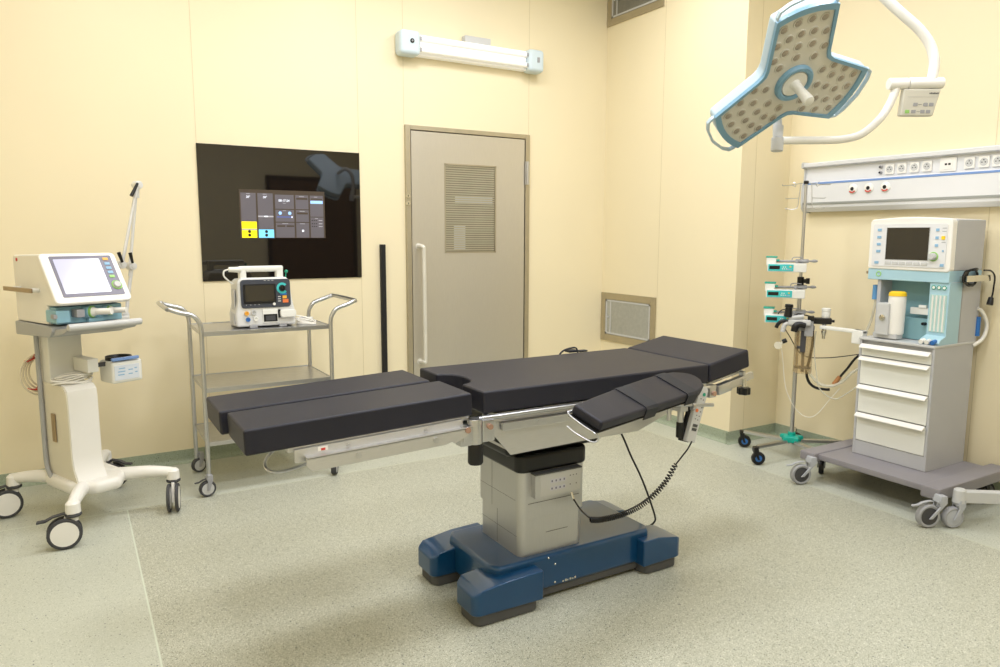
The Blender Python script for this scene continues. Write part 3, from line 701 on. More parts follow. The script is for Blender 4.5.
for i in range(nn+1):
    s = ((i/nn)**.8)*(n-1); a = int(min(s, n-2)); fr_ = s-a; p = coil[a].lerp(coil[a+1], fr_); dv = (coil[a+1]-coil[a]).normalized()
    up = V((0, 1, 0)); up = (up-dv*up.dot(dv)).normalized(); sd = dv.cross(up); th = 2*PI*i/sub
    hel.append(p+(up*math.cos(th)+sd*math.sin(th))*.0088)
g.tube(hel, .0027, 5)
g.tube([V((1.582, 2.01, .328)), V((1.572, 2.02, .334)), V((1.568, 2.06, .350)), V((1.570, 2.103, .372))], .0034, 6, smooth=5)
obj('coiled_cord', g, 'black', hc)
# ------------------------------------------------------------------ instrument trolley
tr = thing('instrument_trolley', 'three-shelf steel trolley with push handles in front of the wall display', 'trolley', (.89, 4.12, 0))
ya, yb, xa, xb = 3.905, 4.335, .556, 1.226
for x in (xa, xb):
    for y in (ya, yb): obj('post', MB().cyl((x, y, .085), (x, y, .875), .0115, seg=14), 'steel', tr)
for x, s, z1 in ((xa, -1, .982), (xb, 1, .985)):
    P = [(x, ya, .87), (x+s*.006, ya, .905), (x+s*.035, ya, .945), (x+s*.10, ya, z1-.017), (x+s*.138, ya+.01, z1-.002), (x+s*.152, ya+.05, z1), (x+s*.152, yb-.05, z1), (x+s*.138, yb-.01, z1-.002), (x+s*.10, yb, z1-.017), (x+s*.035, yb, .945), (x+s*.006, yb, .905), (x, yb, .87)]
    obj('push_handle', MB().tube(P, .0118, 10, smooth=5), 'steel', tr)
for z in (.855, .563, .280):
    g = MB(); g.b(xa+.004, xb-.004, ya, yb, z-.006, z, .001)
    for a in ((xa+.002, xb-.002, ya-.003, ya+.001), (xa+.002, xb-.002, yb-.001, yb+.003)): g.b(*a, z-.018, z+.004, .001)
    for a in ((xa+.002, xa+.006), (xb-.006, xb-.002)): g.b(*a, ya, yb, z-.018, z+.004, .001)
    obj('shelf', g, 'steel', tr)
cm = ('tyre', 'lgrey', 'grey')
for x, y, a in ((.545, 3.895, .15), (.568, 4.336, .3), (1.226, 3.905, 1.1), (1.226, 4.336, 1.0)):
    caster(tr, x, y, .042, .03, a, .095, cm, brake=(y < 4 and x < 1), off=.25, hubr=.74, pedal='tyre')

# ------------------------------------------------------------------ defibrillator on the trolley
df = thing('defibrillator', 'white portable defibrillator monitor with carry handle on the steel trolley', 'monitor', (.90, 4.08, .86))
D0 = 3.985
lean = Matrix.Translation((0, D0, .86)) @ Matrix.Rotation(math.radians(-4), 4, 'X') @ Matrix.Translation((0, -D0, -.86))
M['defibcase'] = mat('defib_case_grey', (216, 215, 211), .42, var=.015)
o1 = [(.745, .864), (1.058, .864), (1.060, .93), (1.045, 1.0), (1.035, 1.10), (1.02, 1.125), (.775, 1.125), (.757, 1.10), (.758, 1.0), (.742, .935)]
obj('case', MB().prism(o1, .19, lean @ frame((0, D0+.19, 0), (1, 0, 0), (0, 0, 1)), .014, seg=3), 'defibcase', df)
FF = lean @ FY(0, D0, 0)
g = MB(); g.prism([(p[0]+.0, p[1]) for p in rrect(.262, .152, .018, 4, .903, 1.038)], .006, FF, .002)
fp = obj('face_panel', g, 'tyre', df)
M['slate'] = mat('slate_panel', (64, 68, 78), .4)
fp.data.materials[0] = M['slate']
g = MB(); g.prism(rrect(.170, .105, .008, 4, .870, 1.038), .010, FF, .002, mi=0); g.prism(rrect(.148, .084, .003, 3, .870, 1.040), .0108, FF, 0, mi=1)
obj('screen', g, ['black', 'screen_off'], fp)
g = MB(); g.prism(circ(.030, 18, .990, 1.064, 40, 320)+list(reversed(circ(.018, 18, .990, 1.064, 40, 320))), .0085, FF); obj('dial_ring', g, 'tealpanel', fp)
obj('dial', MB().cyl((.990, 1.064, .004), (.990, 1.064, .022), .017, .015, mi=0, m=FF, bev=.002).b(.987, .993, 1.052, 1.078, .02, .026, mi=0, m=FF), 'black', fp)
g = MB(); g.b(.978, 1.012, 1.027, 1.038, .006, .0078, mi=0, m=FF); g.b(.990, 1.012, 1.008, 1.024, .006, .0078, mi=1, m=FF); g.b(.990, 1.020, .985, 1.004, .006, .0078, mi=2, m=FF)
for i in range(4): g.b(.795+i*.022, .801+i*.022, .978, .981, .006, .0072, mi=3, m=FF)
for i in range(3): g.b(.965, .980, .992+i*.012, .997+i*.012, .006, .0072, mi=3, m=FF)
for i in range(3): g.b(.895+i*.02, .905+i*.02, 1.106, 1.109, .006, .0072, mi=3, m=FF)
for i in range(2): g.b(.785, .79, 1.045+i*.022, 1.051+i*.022, .006, .0072, mi=3, m=FF)
obj('label_strip', g, ['royal', 'amber', 'orange', 'lgrey'], fp)
obj('knob', MB().cyl((.943, .980, .003), (.943, .980, .012), .0075, m=FF), 'white', fp)
for x, z, m_, r_ in ((.798, .935, 'amber', .011), (.834, .938, 'lgrey', .013), (.803, .902, 'royal', .011), (.844, .904, 'offwhite', .012)):
    obj('connector', MB().lathe([(0, .006), (r_*.5, .006), (r_*.6, .011), (r_, .011), (r_*1.1, 0), (0, 0)], m=FF @ Matrix.Translation((x, z, 0))), m_, df)
g = MB(); g.b(.880, .960, .880, .952, 0, .008, .003, mi=0, m=FF); g.b(.884, .956, .886, .926, .004, .0092, mi=1, m=FF); g.b(.895, .945, .892, .918, .006, .0104, mi=2, m=FF)
obj('printer_slot', g, ['offwhite', 'black', 'tyre'], df)
obj('side_plug', MB().prism(rrect(.085, .042, .014, 4, 1.012, .926), .03, FF, .006), 'offwhite', df)
obj('side_plug', MB().b(.962, .975, .905, .95, 0, .012, .003, m=FF), 'black', df)
for x in (.83, .985):
    obj('foot', MB().b(x-.02, x+.02, D0-.008, D0+.02, .8565, .872, .002), 'grey', df)
g = MB()
g.b(.775, 1.012, D0+.03, D0+.072, 1.156, 1.188, .010, m=lean, seg=3); g.b(.778, .815, D0+.03, D0+.075, 1.115, 1.17, .008, m=lean); g.b(.972, 1.01, D0+.03, D0+.075, 1.115, 1.17, .008, m=lean)
obj('carry_handle', g, 'offwhite', df)
obj('sensor_body', MB().cyl((.722, D0+.04, 1.168), (.785, D0+.04, 1.166), .013, .016, bev=.003), 'offwhite', df)
obj('sensor_lead', MB().tube([(.722, D0+.04, 1.168), (.700, D0+.04, 1.160), (.698, D0+.04, 1.135), (.72, D0+.05, 1.11), (.745, D0+.06, 1.09)], .0045, 8, smooth=5), 'offwhite', df)
obj('antenna_knob', MB().cyl((1.020, D0+.05, 1.11), (1.024, D0+.05, 1.145), .003).sph((1.026, D0+.05, 1.152), .0095), 'green', df)
obj('side_vent', MB().b(.746, .752, D0+.05, D0+.13, .95, 1.06, .003).b(.738, .744, D0+.03, D0+.12, .875, .935, .003), 'lgrey', df)
g = MB()
for k in range(5):
    rx, ry = .052-.004*k, .045-.004*k
    g.tube([(1.125+rx*math.cos(t*PI/6)+.006*math.sin(k*2.1), 4.03+ry*math.sin(t*PI/6)+.005*k, .862+.0065*k+.004*math.sin(t+k)) for t in range(12)], .0035, 7, closed=True, smooth=3)
g.tube([(1.055, 3.99, .91), (1.09, 3.985, .905), (1.13, 3.99, .89), (1.16, 4.0, .872), (1.175, 4.03, .866)], .0035, 7, smooth=4)
solo('coiled_lead', g, 'wtube', 'white coiled lead lying on the trolley top beside the defibrillator', 'cable', loc=(1.125, 4.03, .86))

# ------------------------------------------------------------------ ventilator on its cart (local frame: x to its right, -y is the front)
VR = math.atan2(.41, .912)
ve = thing('ventilator', 'white ventilator with a pale lavender screen on a wheeled pedestal at the left', 'ventilator', (.02, 3.92, 0), VR)
O = lambda n, g, m, p=ve, **k: obj(n, g, m, p, world=False, **k)
vm = ('tyre', 'white', 'white')
wang = lambda a: math.radians(a)-VR
for (x, y, a, br) in ((-.258, -.303, 0, True), (.255, -.283, 78, False), (-.256, .292, 10, True), (.255, .29, 150, True)):
    th = wang(a); c = caster(ve, x, y, .068, .056, th, .16, vm, world=False, twin=True, brake=br, off=.55, hubr=.80, pedal='tyre')
    sx, sy = x+math.cos(th)*.55*.068, y+math.sin(th)*.55*.068
    obj('swivel_ring', MB().torus((sx, sy, .145), (0, 0, 1), .026, .0075), 'tyre', c, world=False)
    P = [(0, .02, .186), (sx*.35, sy*.35, .192), (sx*.7, sy*.7, .196), (sx*.93, sy*.93, .190), (sx, sy, .186)]
    g = MB().tube(P, .03, 12, smooth=4, rad=lambda t: .038-.017*t)
    g.lathe([(0, .208), (.018, .206), (.029, .195), (.031, .155), (0, .152)], (sx, sy, 0), (0, 0, 1), 18)
    O('base_arm', g, 'white')
g = MB(); g.prism([(-.15, -.10), (-.07, -.215), (.045, -.215), (.125, -.10), (.125, .12), (.08, .18), (-.09, .18), (-.15, .12)], .060, None, .024, z0=.160, seg=4, ang=.4)
O('base_hub', g, 'white')
g = MB()
pr_ = [(-.150, .20), (-.132, .236), (-.112, .27), (-.100, .33), (-.098, .60), (-.092, .635), (-.07, .655), (-.03, .66), (.15, .66), (.15, .20), (-.18, .20)]
CM = frame((-.120, 0, 0), (0, 1, 0), (0, 0, 1))
g.prism(pr_, .138, CM)
O('pedestal', g, 'cream')
pf = [(-.155, .205), (-.136, .238), (-.115, .272), (-.104, .33), (-.102, .60), (-.097, .637), (-.073, .659), (-.045, .664), (-.045, .650), (-.075, .63), (-.085, .59), (-.085, .33), (-.10, .27), (-.118, .215), (-.13, .195)]
O('front_panel', MB().prism(pf, .128, CM @ Matrix.Translation((0, 0, .005))), 'white', ang=25)
O('column', MB().b(-.115, .04, .06, .16, .64, .90, .012), 'offwhite')
O('edge_strip', MB().tube([(-.132, .13, .90), (-.132, .13, .5), (-.132, .13, .30), (-.134, .11, .235), (-.136, .05, .20), (-.13, -.06, .185)], .0105, 10, smooth=5), 'trayg')
O('side_recess', MB().b(-.128, -.122, .02, .055, .385, .52, .002), 'railbrown')
# tray and case
g = MB(); g.prism([(.205, .888), (-.13, .898), (-.16, .925), (-.16, .948), (.205, .952)], .325, frame((-.185, 0, 0), (0, 1, 0), (0, 0, 1)), .006)
g.prism([(-.12, .90), (-.25, .925), (-.275, .94), (-.275, .952), (-.24, .945), (-.12, .93)], .31, frame((-.172, 0, 0), (0, 1, 0), (0, 0, 1)), .003)
O('tray', g, 'trayg')
O('tray_handle', MB().cyl((-.172, -.282, .952), (.150, -.282, .952), .0155, bev=.005), 'lgrey')
sp = [(.20, .953), (.20, 1.245), (.19, 1.256), (-.07, 1.262), (-.085, 1.255), (-.212, 1.06), (-.205, 1.045), (-.19, 1.040), (-.11, 1.036), (-.11, .953)]
O('case', MB().prism(sp, .31, frame((-.175, 0, 0), (0, 1, 0), (0, 0, 1)), .010, seg=3, ang=.5), 'white')
O('emblem', MB().cyl((-.177, .155, 1.235), (-.174, .155, 1.235), .008, seg=14), 'red')
BM = frame((-.02, -.214, 1.046), (1, 0, 0), (0, .142, .208)); BM = BM @ Matrix.Translation((0, .126, 0))
bz = O('bezel', MB().prism(rrect(.332, .262, .022, 5), .022, BM @ Matrix.Translation((0, 0, -.006)), .007, seg=3), 'white')
M['frame_lilac'] = mat('screen_surround', (112, 108, 122), .35)
obj('screen_surround', MB().prism(rrect(.268, .212, .006, 3, .006, .006), .002, BM @ Matrix.Translation((0, 0, .016))), 'frame_lilac', bz, world=False)
obj('screen', MB().prism(rrect(.198, .180, .004, 3, -.016, .006), .001, BM @ Matrix.Translation((0, 0, .0182))), 'lilac', bz, world=False)
for k, (m_, yy) in enumerate((('amber', .092), ('keyblue', .066), ('keyblue', .043), ('keyblue', .020), ('led_green', -.003))):
    if m_ == 'led_green' and m_ not in M: M[m_] = mat('green_key', (150, 200, 110), .4)
    obj('key', MB().box((.112, yy, .019), (.024, .014, .003), .001, m=BM), m_, bz, world=False)
obj('dial', MB().lathe([(0, .03), (.014, .03), (.018, .024), (.018, .017), (0, .017)], m=BM @ Matrix.Translation((.118, -.05, 0))).torus((.118, -.05, .019), (0, 0, 1), .021, .003, mi=1, m=BM), ['lgrey', 'led_green'], bz, world=False)
g = MB(); g.b(-.165, .125, -.165, -.10, .956, 1.032, .006); g.b(-.18, -.12, -.20, -.10, .965, 1.02, .006); g.b(-.04, .03, -.19, -.12, .958, .975, .003)
cb = O('connector_block', g, 'paleblue')
M['paleb2'] = mat('connector_blue', (140, 182, 198), .4); cb.data.materials[0] = M['paleb2']
for (x, s) in ((-.035, 1.0), (.048, .85)):
    g = MB(); a = V((x, -.165, 1.003)); dv = V((.55, -.80, .03)).normalized()
    g.cyl(a-dv*.02, a+dv*.02*s, .030*s, mi=1, bev=.004); g.cyl(a, a+dv*.03*s, .026*s, mi=2); g.cyl(a+dv*.03*s, a+dv*.05*s, .022*s, .014*s, mi=0); g.cyl(a+dv*.045*s, a+dv*.115*s, .0155*s, .014*s, mi=0)
    obj('breathing_port', g, ['white', 'paleb2', 'led_green'], cb, world=False)
g = MB(); g.b(-.10, -.065, -.215, -.16, .985, 1.02, .004); g.b(-.19, -.17, -.20, -.17, .985, 1.005, .004)
obj('latch', g, 'grey', cb, world=False)
g = MB(); g.b(-.222, -.212, -.075, .205, 1.094, 1.114, .002); o = O('side_rail', g, 'railbrown')
obj('rail_peg', MB().cyl((-.218, -.045, 1.104), (-.172, -.045, 1.104), .010, seg=14).cyl((-.218, .14, 1.104), (-.172, .14, 1.104), .010, seg=14), 'offwhite', o, world=False)
# hinged support arm
g = MB(); g.b(.13, .235, -.02, .02, .934, .952, .003); g.cyl((.227, 0, .94), (.227, 0, .965), .016); g.cyl((.227, 0, .95), (.268, 0, 1.17), .0085, seg=12); g.cyl((.262, 0, 1.145), (.270, 0, 1.19), .0105, seg=12)
M['armsilver'] = mat('arm_silver', (226, 226, 226), .35, .4)
sa = O('support_arm', g, 'armsilver')
def joint(x, z): obj('arm_joint', MB().cyl((x, -.022, z), (x, .022, z), .020, bev=.004).cyl((x, -.026, z), (x, .026, z), .009), 'armsilver', sa, world=False)
joint(.269, 1.195); joint(.218, 1.204); joint(.325, 1.592)
obj('arm_rod', MB().cyl((.271, .012, 1.205), (.329, .012, 1.59), .0078, seg=12).cyl((.328, .012, 1.53), (.330, .012, 1.585), .0105, seg=12), 'armsilver', sa, world=False)
obj('arm_rod', MB().cyl((.220, -.012, 1.212), (.317, -.012, 1.585), .0078, seg=12).cyl((.304, -.012, 1.53), (.316, -.012, 1.58), .0105, seg=12), 'armsilver', sa, world=False)
for p0, p1 in (((.262, -.03, 1.21), (.252, -.03, 1.262)), ((.212, -.03, 1.215), (.196, -.03, 1.265)), ((.312, -.03, 1.60), (.276, -.03, 1.535))):
    obj('clamp_lever', MB().cyl(p0, p1, .006, .009, seg=10, bev=.002), 'black', sa, world=False)
# humidifier
g = MB(); g.b(.035, .085, -.075, -.06, .728, .748, .002); g.b(-.01, .04, -.082, .06, .708, .772, .004, mi=1)
O('humidifier_bracket', g, ['tyre', 'offwhite'])
g = MB(); g.b(.075, .222, -.135, -.01, .646, .752, .012, seg=3)
hu = O('humidifier', g, 'offwhite')
M['lightpanel_blue'] = mat('printed_panel', (214, 220, 228), .4)
g = MB(); g.b(.085, .203, -.138, -.133, .662, .732, .001)
for i, (xx, zz, ww) in enumerate(((.105, .715, .03), (.10, .70, .035), (.10, .685, .03), (.15, .705, .022), (.18, .71, .012), (.15, .685, .02), (.182, .69, .012))): g.b(xx, xx+ww, -.1388, -.137, zz, zz+.005, mi=1)
obj('front_label', g, ['lightpanel_blue', 'keyblue'], hu, world=False)
obj('lid_ring', MB().lathe([(.0, .752), (.035, .752), (.05, .756), (.055, .77), (.058, .77), (.058, .752)], (.14, -.072, 0)), 'black', hu, world=False)
obj('handle_strip', MB().b(.075, .205, -.142, -.125, .755, .770, .004), 'bluestrip', hu, world=False)
# cable coil on the pedestal shoulder, tube coil behind the column
g = MB()
for k in range(6):
    rx, ry = .085-.006*(k % 3), .040-.003*k
    g.tube([(-.055+rx*math.cos(t*PI/6)+.01*math.sin(k*1.9), -.022+ry*math.sin(t*PI/6), .667+.0065*k+.006*math.sin(2*t*PI/6+k)) for t in range(12)], .0036, 7, closed=True, smooth=3)
g.tube([(.03, -.02, .69), (.045, -.03, .71), (.04, -.03, .75), (.02, -.02, .77)], .0036, 7, smooth=4)
m4 = ROOT[ve.name]; bmesh.ops.transform(g.bm, matrix=m4, verts=g.bm.verts)
solo('coiled_cable', g, 'wtube', 'coil of white cable lying on the shoulder of the ventilator pedestal', 'cable', loc=m4 @ V((-.055, -.022, .66)))
g = MB()
for k in range(4):
    r_ = .100-.007*k
    g.tube([(-.085+.008*k+r_*math.cos(t*PI/8), .20+.006*k, .685+.004*k+r_*1.02*math.sin(t*PI/8)) for t in range(16)], .0042, 8, closed=True, smooth=3)
for a in (130, 235):
    x, z = -.075+.089*math.cos(math.radians(a)), .69+.092*math.sin(math.radians(a))
    g.box((x, .21, z), (.045, .034, .004), mi=1, m=Matrix.Translation((x, .21, z)) @ Matrix.Rotation(math.radians(-20 if a < 180 else 15), 4, 'Y') @ Matrix.Translation((-x, -.21, -z)))
    g.cyl((x, .19, z), (x+.012, .19, z+.026), .0015, seg=6, mi=1)
bmesh.ops.transform(g.bm, matrix=m4, verts=g.bm.verts)
M['coiltube'] = mat('coiled_tube_cream', (234, 222, 196), .3, var=.02, alpha=.8)
solo('coiled_tubing', g, ['coiltube', 'red'], 'coil of pale tubing with red ties hanging behind the ventilator column', 'tube', loc=m4 @ V((-.115, .20, .725)))

# ------------------------------------------------------------------ infusion stand
IX, IY = 3.757, 2.815; IR = math.radians(-53.3)
iv = thing('infusion_stand', 'steel infusion stand with a teal hub and five wheeled legs by the wall corner', 'stand', (IX, IY, 0))
obj('pole', MB().cyl((IX, IY, .12), (IX, IY, 1.05), .0125, seg=16).cyl((IX, IY, 1.05), (IX, IY, 1.665), .0095, seg=16), 'steel', iv)
st = []
for k in range(10):
    a = math.radians(35+36*k); r_ = .075 if k % 2 == 0 else .045; st.append((IX+r_*math.cos(a), IY+r_*math.sin(a)))
obj('hub', MB().prism(st, .042, None, .010, z0=.098, seg=3).cyl((IX, IY, .13), (IX, IY, .16), .022), 'teal', iv)
for k in range(5):
    a = math.radians(35+72*k); L = .315 if k != 3 else .30
    c = V((IX+L*math.cos(a), IY+L*math.sin(a), 0))
    mid = (V((IX, IY, 0))+c)/2
    lg = obj('leg', MB().box((mid.x, mid.y, .107), (L-.03, .030, .020), .004, rz=a), 'steel', iv)
    sw_ = (1.9, 2.4, 2.6, .6, 4.0)[k]
    caster(iv, c.x-.018*math.cos(sw_), c.y-.018*math.sin(sw_), .040, .028, sw_, .098, ('black', 'royal', 'black'), off=.45, hubr=.5)
HL = Matrix.Translation((IX, IY, 0)) @ Matrix.Rotation(IR, 4, 'Z')   # local x to the viewer's right, -y towards the viewer
g = MB().cyl((0, 0, 1.655), (0, 0, 1.675), .014, bev=.004, m=HL)
obj('pole_cap', g, 'black', iv)
for s in (-1, 1):
    g = MB()
    g.tube([(0, 0, 1.662), (s*.03, 0, 1.660), (s*.075, 0, 1.652), (s*.125, -.01, 1.648), (s*.128, -.01, 1.655)], .0022, 6, smooth=4, m=HL)
    g.tube([(s*.075, 0, 1.652), (s*.06, -.02, 1.64), (s*.055, -.03, 1.655), (s*.07, -.02, 1.667)], .002, 6, smooth=4, m=HL)
    g.tube([(s*.03, 0, 1.657), (s*.036, 0, 1.57), (s*.045, 0, 1.515), (s*.10, -.01, 1.512), (s*.103, -.01, 1.518)], .0022, 6, smooth=3, m=HL)
    g.tube([(s*.036, 0, 1.575), (s*.105, -.01, 1.571), (s*.108, -.01, 1.577)], .002, 6, m=HL)
    obj('hook', g, 'steel', iv)
g = MB().cyl((0, 0, 1.06), (0, 0, 1.112), .019, bev=.004, m=HL).b(.01, .04, -.012, .012, 1.075, 1.10, .004, m=HL).cyl((.04, 0, 1.07), (.04, 0, 1.105), .011, bev=.003, m=HL)
obj('height_clamp', g, 'black', iv)
for z0, lb in ((1.148, 'topmost of the three syringe pumps on the infusion stand'), (.995, 'middle one of the three syringe pumps on the infusion stand'), (.846, 'lowest of the three syringe pumps, half behind the suction jar fittings')):
    p = thing('syringe_pump', 'white and teal, '+lb, 'pump', (IX+.004, IY-.0054, z0-.004), IR, 'syringe pumps on the infusion stand')
    Q = lambda n, g, m: obj(n, g, m, p, world=False)
    bo = Q('pump_body', MB().b(-.192, .022, -.14, -.03, 0, .050, .005), 'offwhite')
    g = MB(); g.b(-.186, -.048, -.1425, -.139, .006, .045, .001)
    for i in range(5): g.b(-.110+.011*(i % 3)+.004*(i > 2), -.104+.011*(i % 3)+.004*(i > 2), -.1436, -.142, .016+.011*(i//3), .021+.011*(i//3), mi=1)
    g.b(-.070, -.060, -.1436, -.142, .028, .035, mi=2); g.b(-.084, -.058, -.1436, -.142, .012, .018, mi=3)
    obj('keypad', g, ['tealpanel', 'white', 'yellow', 'keyblue'], bo, world=False)
    obj('display', MB().b(-.180, -.122, -.1442, -.142, .016, .036, .001), 'black', bo, world=False)
    g = MB(); g.b(-.20, -.145, -.105, -.035, .036, .086, .004); g.b(-.203, -.140, -.108, -.032, .082, .090, .002, mi=1); g.b(-.155, -.128, -.10, -.07, .062, .072, .002, mi=1)
    Q('syringe_drive', g, ['offwhite', 'teal'])
    g = MB(); g.cyl((-.15, -.085, .064), (.02, -.085, .064), .0045, seg=8); g.cyl((-.15, -.06, .058), (.02, -.06, .058), .004, seg=8); g.b(-.04, -.025, -.10, -.05, .05, .075, .003)
    g.tube([(-.06, -.085, .066), (-.055, -.08, .082), (-.03, -.075, .086), (.0, -.07, .082)], .003, 6, smooth=3)
    Q('plunger', g, 'grey')
    g = MB(); g.b(-.025, .032, -.05, -.0135, .052, .072, .004); g.b(-.025, .032, .0135, .028, .052, .072, .004); g.b(.018, .032, -.02, .02, .053, .071, .003); g.sph((.062, -.01, .062), .02, (1, .5, .45), mi=0); g.cyl((.03, -.01, .062), (.05, -.01, .062), .005, seg=8)
    Q('pole_clamp', g, 'grey')

# ------------------------------------------------------------------ suction unit on the stand
su = thing('suction_unit', 'clear suction jar under grey and black fittings on the infusion stand', 'suction unit', (IX, IY, .545), IR)
def S(u, v, y=-.175): return V((-.122+(u-140)*.000880, y, .829-(v-185)*.000955))
S0 = Matrix.Translation((0, 0, -.55))
def Z(n, g, m, par=su): return obj(n, g, m, par, world=False)
c = (.037, -.1, 0)
g = MB().lathe([(0, .005), (.05, .005), (.053, .01), (.053, .265), (.0505, .265), (.0505, .012), (0, .0095)], (.037, -.1, 0), (0, 0, 1), 32)
Z('jar', g, 'jar')
g = MB().lathe([(0, .040), (.046, .040), (.046, .034), (.012, .033), (.010, .012), (0, .012)], (.037, -.1, 0)); g.cyl((.037, -.1, .04), (.037, -.1, .14), .008, seg=12, mi=0)
Z('float', g, 'tyre')
g = MB().lathe([(0, .26), (.054, .26), (.056, .265), (.056, .285), (.045, .295), (0, .295)], (.037, -.1, 0))
Z('jar_lid', g, 'grey')
g = MB().b(.036, .084, -.175, -.05, .232, .322, .006, m=None); Z('vacuum_block', g, 'grey')
Z('valve_stem', MB().b(.018, .048, -.165, -.13, .135, .26, .004).b(.0, .02, -.16, -.135, .155, .17, .003), 'tyre')
g = MB(); g.cyl(S(215, 120)+S0.translation, S(218, 62)+S0.translation, .024, .019, bev=.004); g.cyl(S(218, 62)+S0.translation, S(219, 42)+S0.translation, .024, .022, bev=.003); Z('pressure_cap', g, 'black')
sh0 = S0.translation
Z('elbow', MB().tube([S(255, 175)+sh0, S(225, 158)+sh0, S(198, 170)+sh0, S(186, 212)+sh0], .014, 12, smooth=5), 'lgrey')
Z('elbow', MB().tube([S(215, 150)+sh0, S(180, 148)+sh0, S(155, 168)+sh0, S(146, 190)+sh0], .011, 10, smooth=5), 'black')
Z('elbow', MB().tube([S(325, 165, -.18)+sh0, S(285, 160, -.185)+sh0, S(265, 175, -.19)+sh0, S(258, 205, -.19)+sh0], .020, 12, smooth=5), 'black')
Z('manifold', MB().b(-.055, .07, -.195, -.148, .295, .328, .008).cyl((-.05, -.175, .335), (.03, -.175, .348), .012), 'lgrey')
Z('toggle', MB().b(.05, .085, -.18, -.145, .322, .352, .004).tube([(.06, -.165, .35), (.0, -.165, .362), (-.04, -.165, .34)], .004, 6), 'black')
g = MB(); g.b(.075, .180, -.135, -.08, .302, .338, .006); g.cyl((.18, -.105, .32), (.195, -.105, .32), .008); Z('regulator_body', g, 'black')
Z('filter_bottle', MB().lathe([(0, .335), (.018, .335), (.024, .345), (.024, .372), (.021, .376), (.025, .378), (.025, .392), (.018, .395), (0, .395)], (.147, -.105, 0)), 'offwhite')
Z('hose_nipple', MB().cyl((.142, -.105, .30), (.142, -.105, .262), .012).cyl((.142, -.105, .262), (.142, -.105, .235), .016, .010).cyl((.142, -.105, .235), (.142, -.105, .215), .009), 'polished')
Z('pole_bracket', MB().b(-.03, .03, -.06, -.0135, .27, .31, .004).b(-.03, .03, .0135, .03, .27, .31, .004).b(-.03, -.016, -.02, .03, .27, .31), 'grey')
Z('disc_filter', MB().cyl(S(163, 298)+sh0+V((0, -.004, 0)), S(163, 298)+sh0+V((0, .004, 0)), .022).cyl(S(182, 285)+sh0, S(195, 278)+sh0, .008), 'tube')
Z('cap_plug', MB().cyl(S(190, 275)+sh0, S(215, 262)+sh0, .013, bev=.003), 'black')
def hose(name, pts, r_, m_, label, cat, y=-.06):
    P = [(HL @ S(u, v, y+(dy if len(t_) else 0))) for (u, v, *t_) in pts for dy in [t_[0] if t_ else 0]]
    g = MB().tube(P, r_, 8, smooth=8)
    return solo(name, g, m_, label, cat, loc=P[0])
hose('suction_hose', [(374, 215), (376, 300), (362, 400), (350, 480), (368, 540), (410, 572), (470, 580), (500, 578)], .008, 'blackm', 'black suction hose looping below the jar on the infusion stand', 'hose')
hose('pressure_hose', [(530, 540), (560, 490), (600, 435), (640, 375), (700, 330, .05)], .007, 'blackm', 'black hose with a brown grip running to the anaesthesia machine', 'hose')
b_ = MB(); P0, P1 = HL @ S(522, 545, -.06), HL @ S(556, 492, -.06)
b_.cyl(P0, P1, .014, .012, bev=.003)
solo('hose_grip', b_, 'brown', 'brown sleeve at the lower end of the black pressure hose', 'grip', loc=P0)
hose('clear_tube', [(392, 215), (388, 330), (410, 470), (430, 560), (480, 610), (540, 628), (600, 590), (660, 540)], .0035, 'tube', 'thin clear tube in the wide lower loop beside the drawer cabinet', 'tube', y=-.09)
hose('clear_tube', [(350, 445), (375, 490), (430, 540), (500, 552), (570, 520), (625, 460), (680, 420)], .008, 'tube', 'thicker clear tube curving up to the drawer cabinet side', 'tube', y=-.08)
hose('drip_line', [(172, 215), (178, 290), (195, 400), (215, 540), (240, 625), (300, 720), (370, 760), (430, 735), (500, 640), (560, 560)], .0018, 'wtube', 'very thin white line hanging in a deep loop from the suction fittings', 'tube', y=-.08)
hose('thin_lead', [(200, 215), (235, 265), (280, 335), (320, 372), (380, 384), (480, 378), (580, 362), (660, 345), (720, 335, .05)], .0026, 'blackm', 'thin black lead crossing from the suction unit to the anaesthesia machine', 'cable', y=-.07)
hose('thin_lead', [(222, 90), (180, 90), (155, 110), (142, 150), (150, 180)], .003, 'black', 'short black lead curving from the pressure cap of the suction unit', 'cable', y=-.1)

# ------------------------------------------------------------------ anaesthesia machine
an = thing('anaesthesia_machine', 'tall white anaesthesia machine with four drawers on a grey wheeled platform', 'machine', (3.86, 2.155, 0))
A = lambda n, g, m, p=an, **k: obj(n, g, m, p, **k)
g = MB(); g.b(3.475, 4.05, 1.83, 2.45, .133, .165, .006); A('platform', g, 'mauve')
A('platform_beam', MB().b(3.44, 4.08, 2.425, 2.520, .122, .172, .010), 'mauve'); A('platform_beam', MB().b(3.44, 4.09, 1.755, 1.850, .118, .178, .010), 'mauve')
M['castergrey'] = mat('caster_grey', (176, 178, 182), .4)
am = ('grey', 'tyre', 'castergrey')
for x, y, a, br in ((3.385, 2.465, -.42, True), (3.385, 1.775, -.42, True), (4.0, 2.47, 2.9, False), (3.955, 1.80, 3.0, False)):
    caster(an, x, y, .056, .034, a, .125, am if x < 3.6 else ('blackm', 'darkgrey', 'blackm'), brake=br, off=1.05 if x < 3.6 else .5, hubr=.74)
y0, y1 = 1.955, 2.355
g = MB(); g.b(3.690, 4.03, y0, y1, .165, .80, .002); g.b(3.668, 3.691, y0, y0+.012, .168, .80); g.b(3.668, 3.691, y1-.012, y1, .168, .80); g.b(3.670, 3.691, y0+.012, y1-.012, .168, .243)
cab = A('cabinet', g, 'cabgrey')
A('worktop', MB().b(3.662, 4.04, y0-.003, y1+.003, .80, .813, .003), 'lgrey')
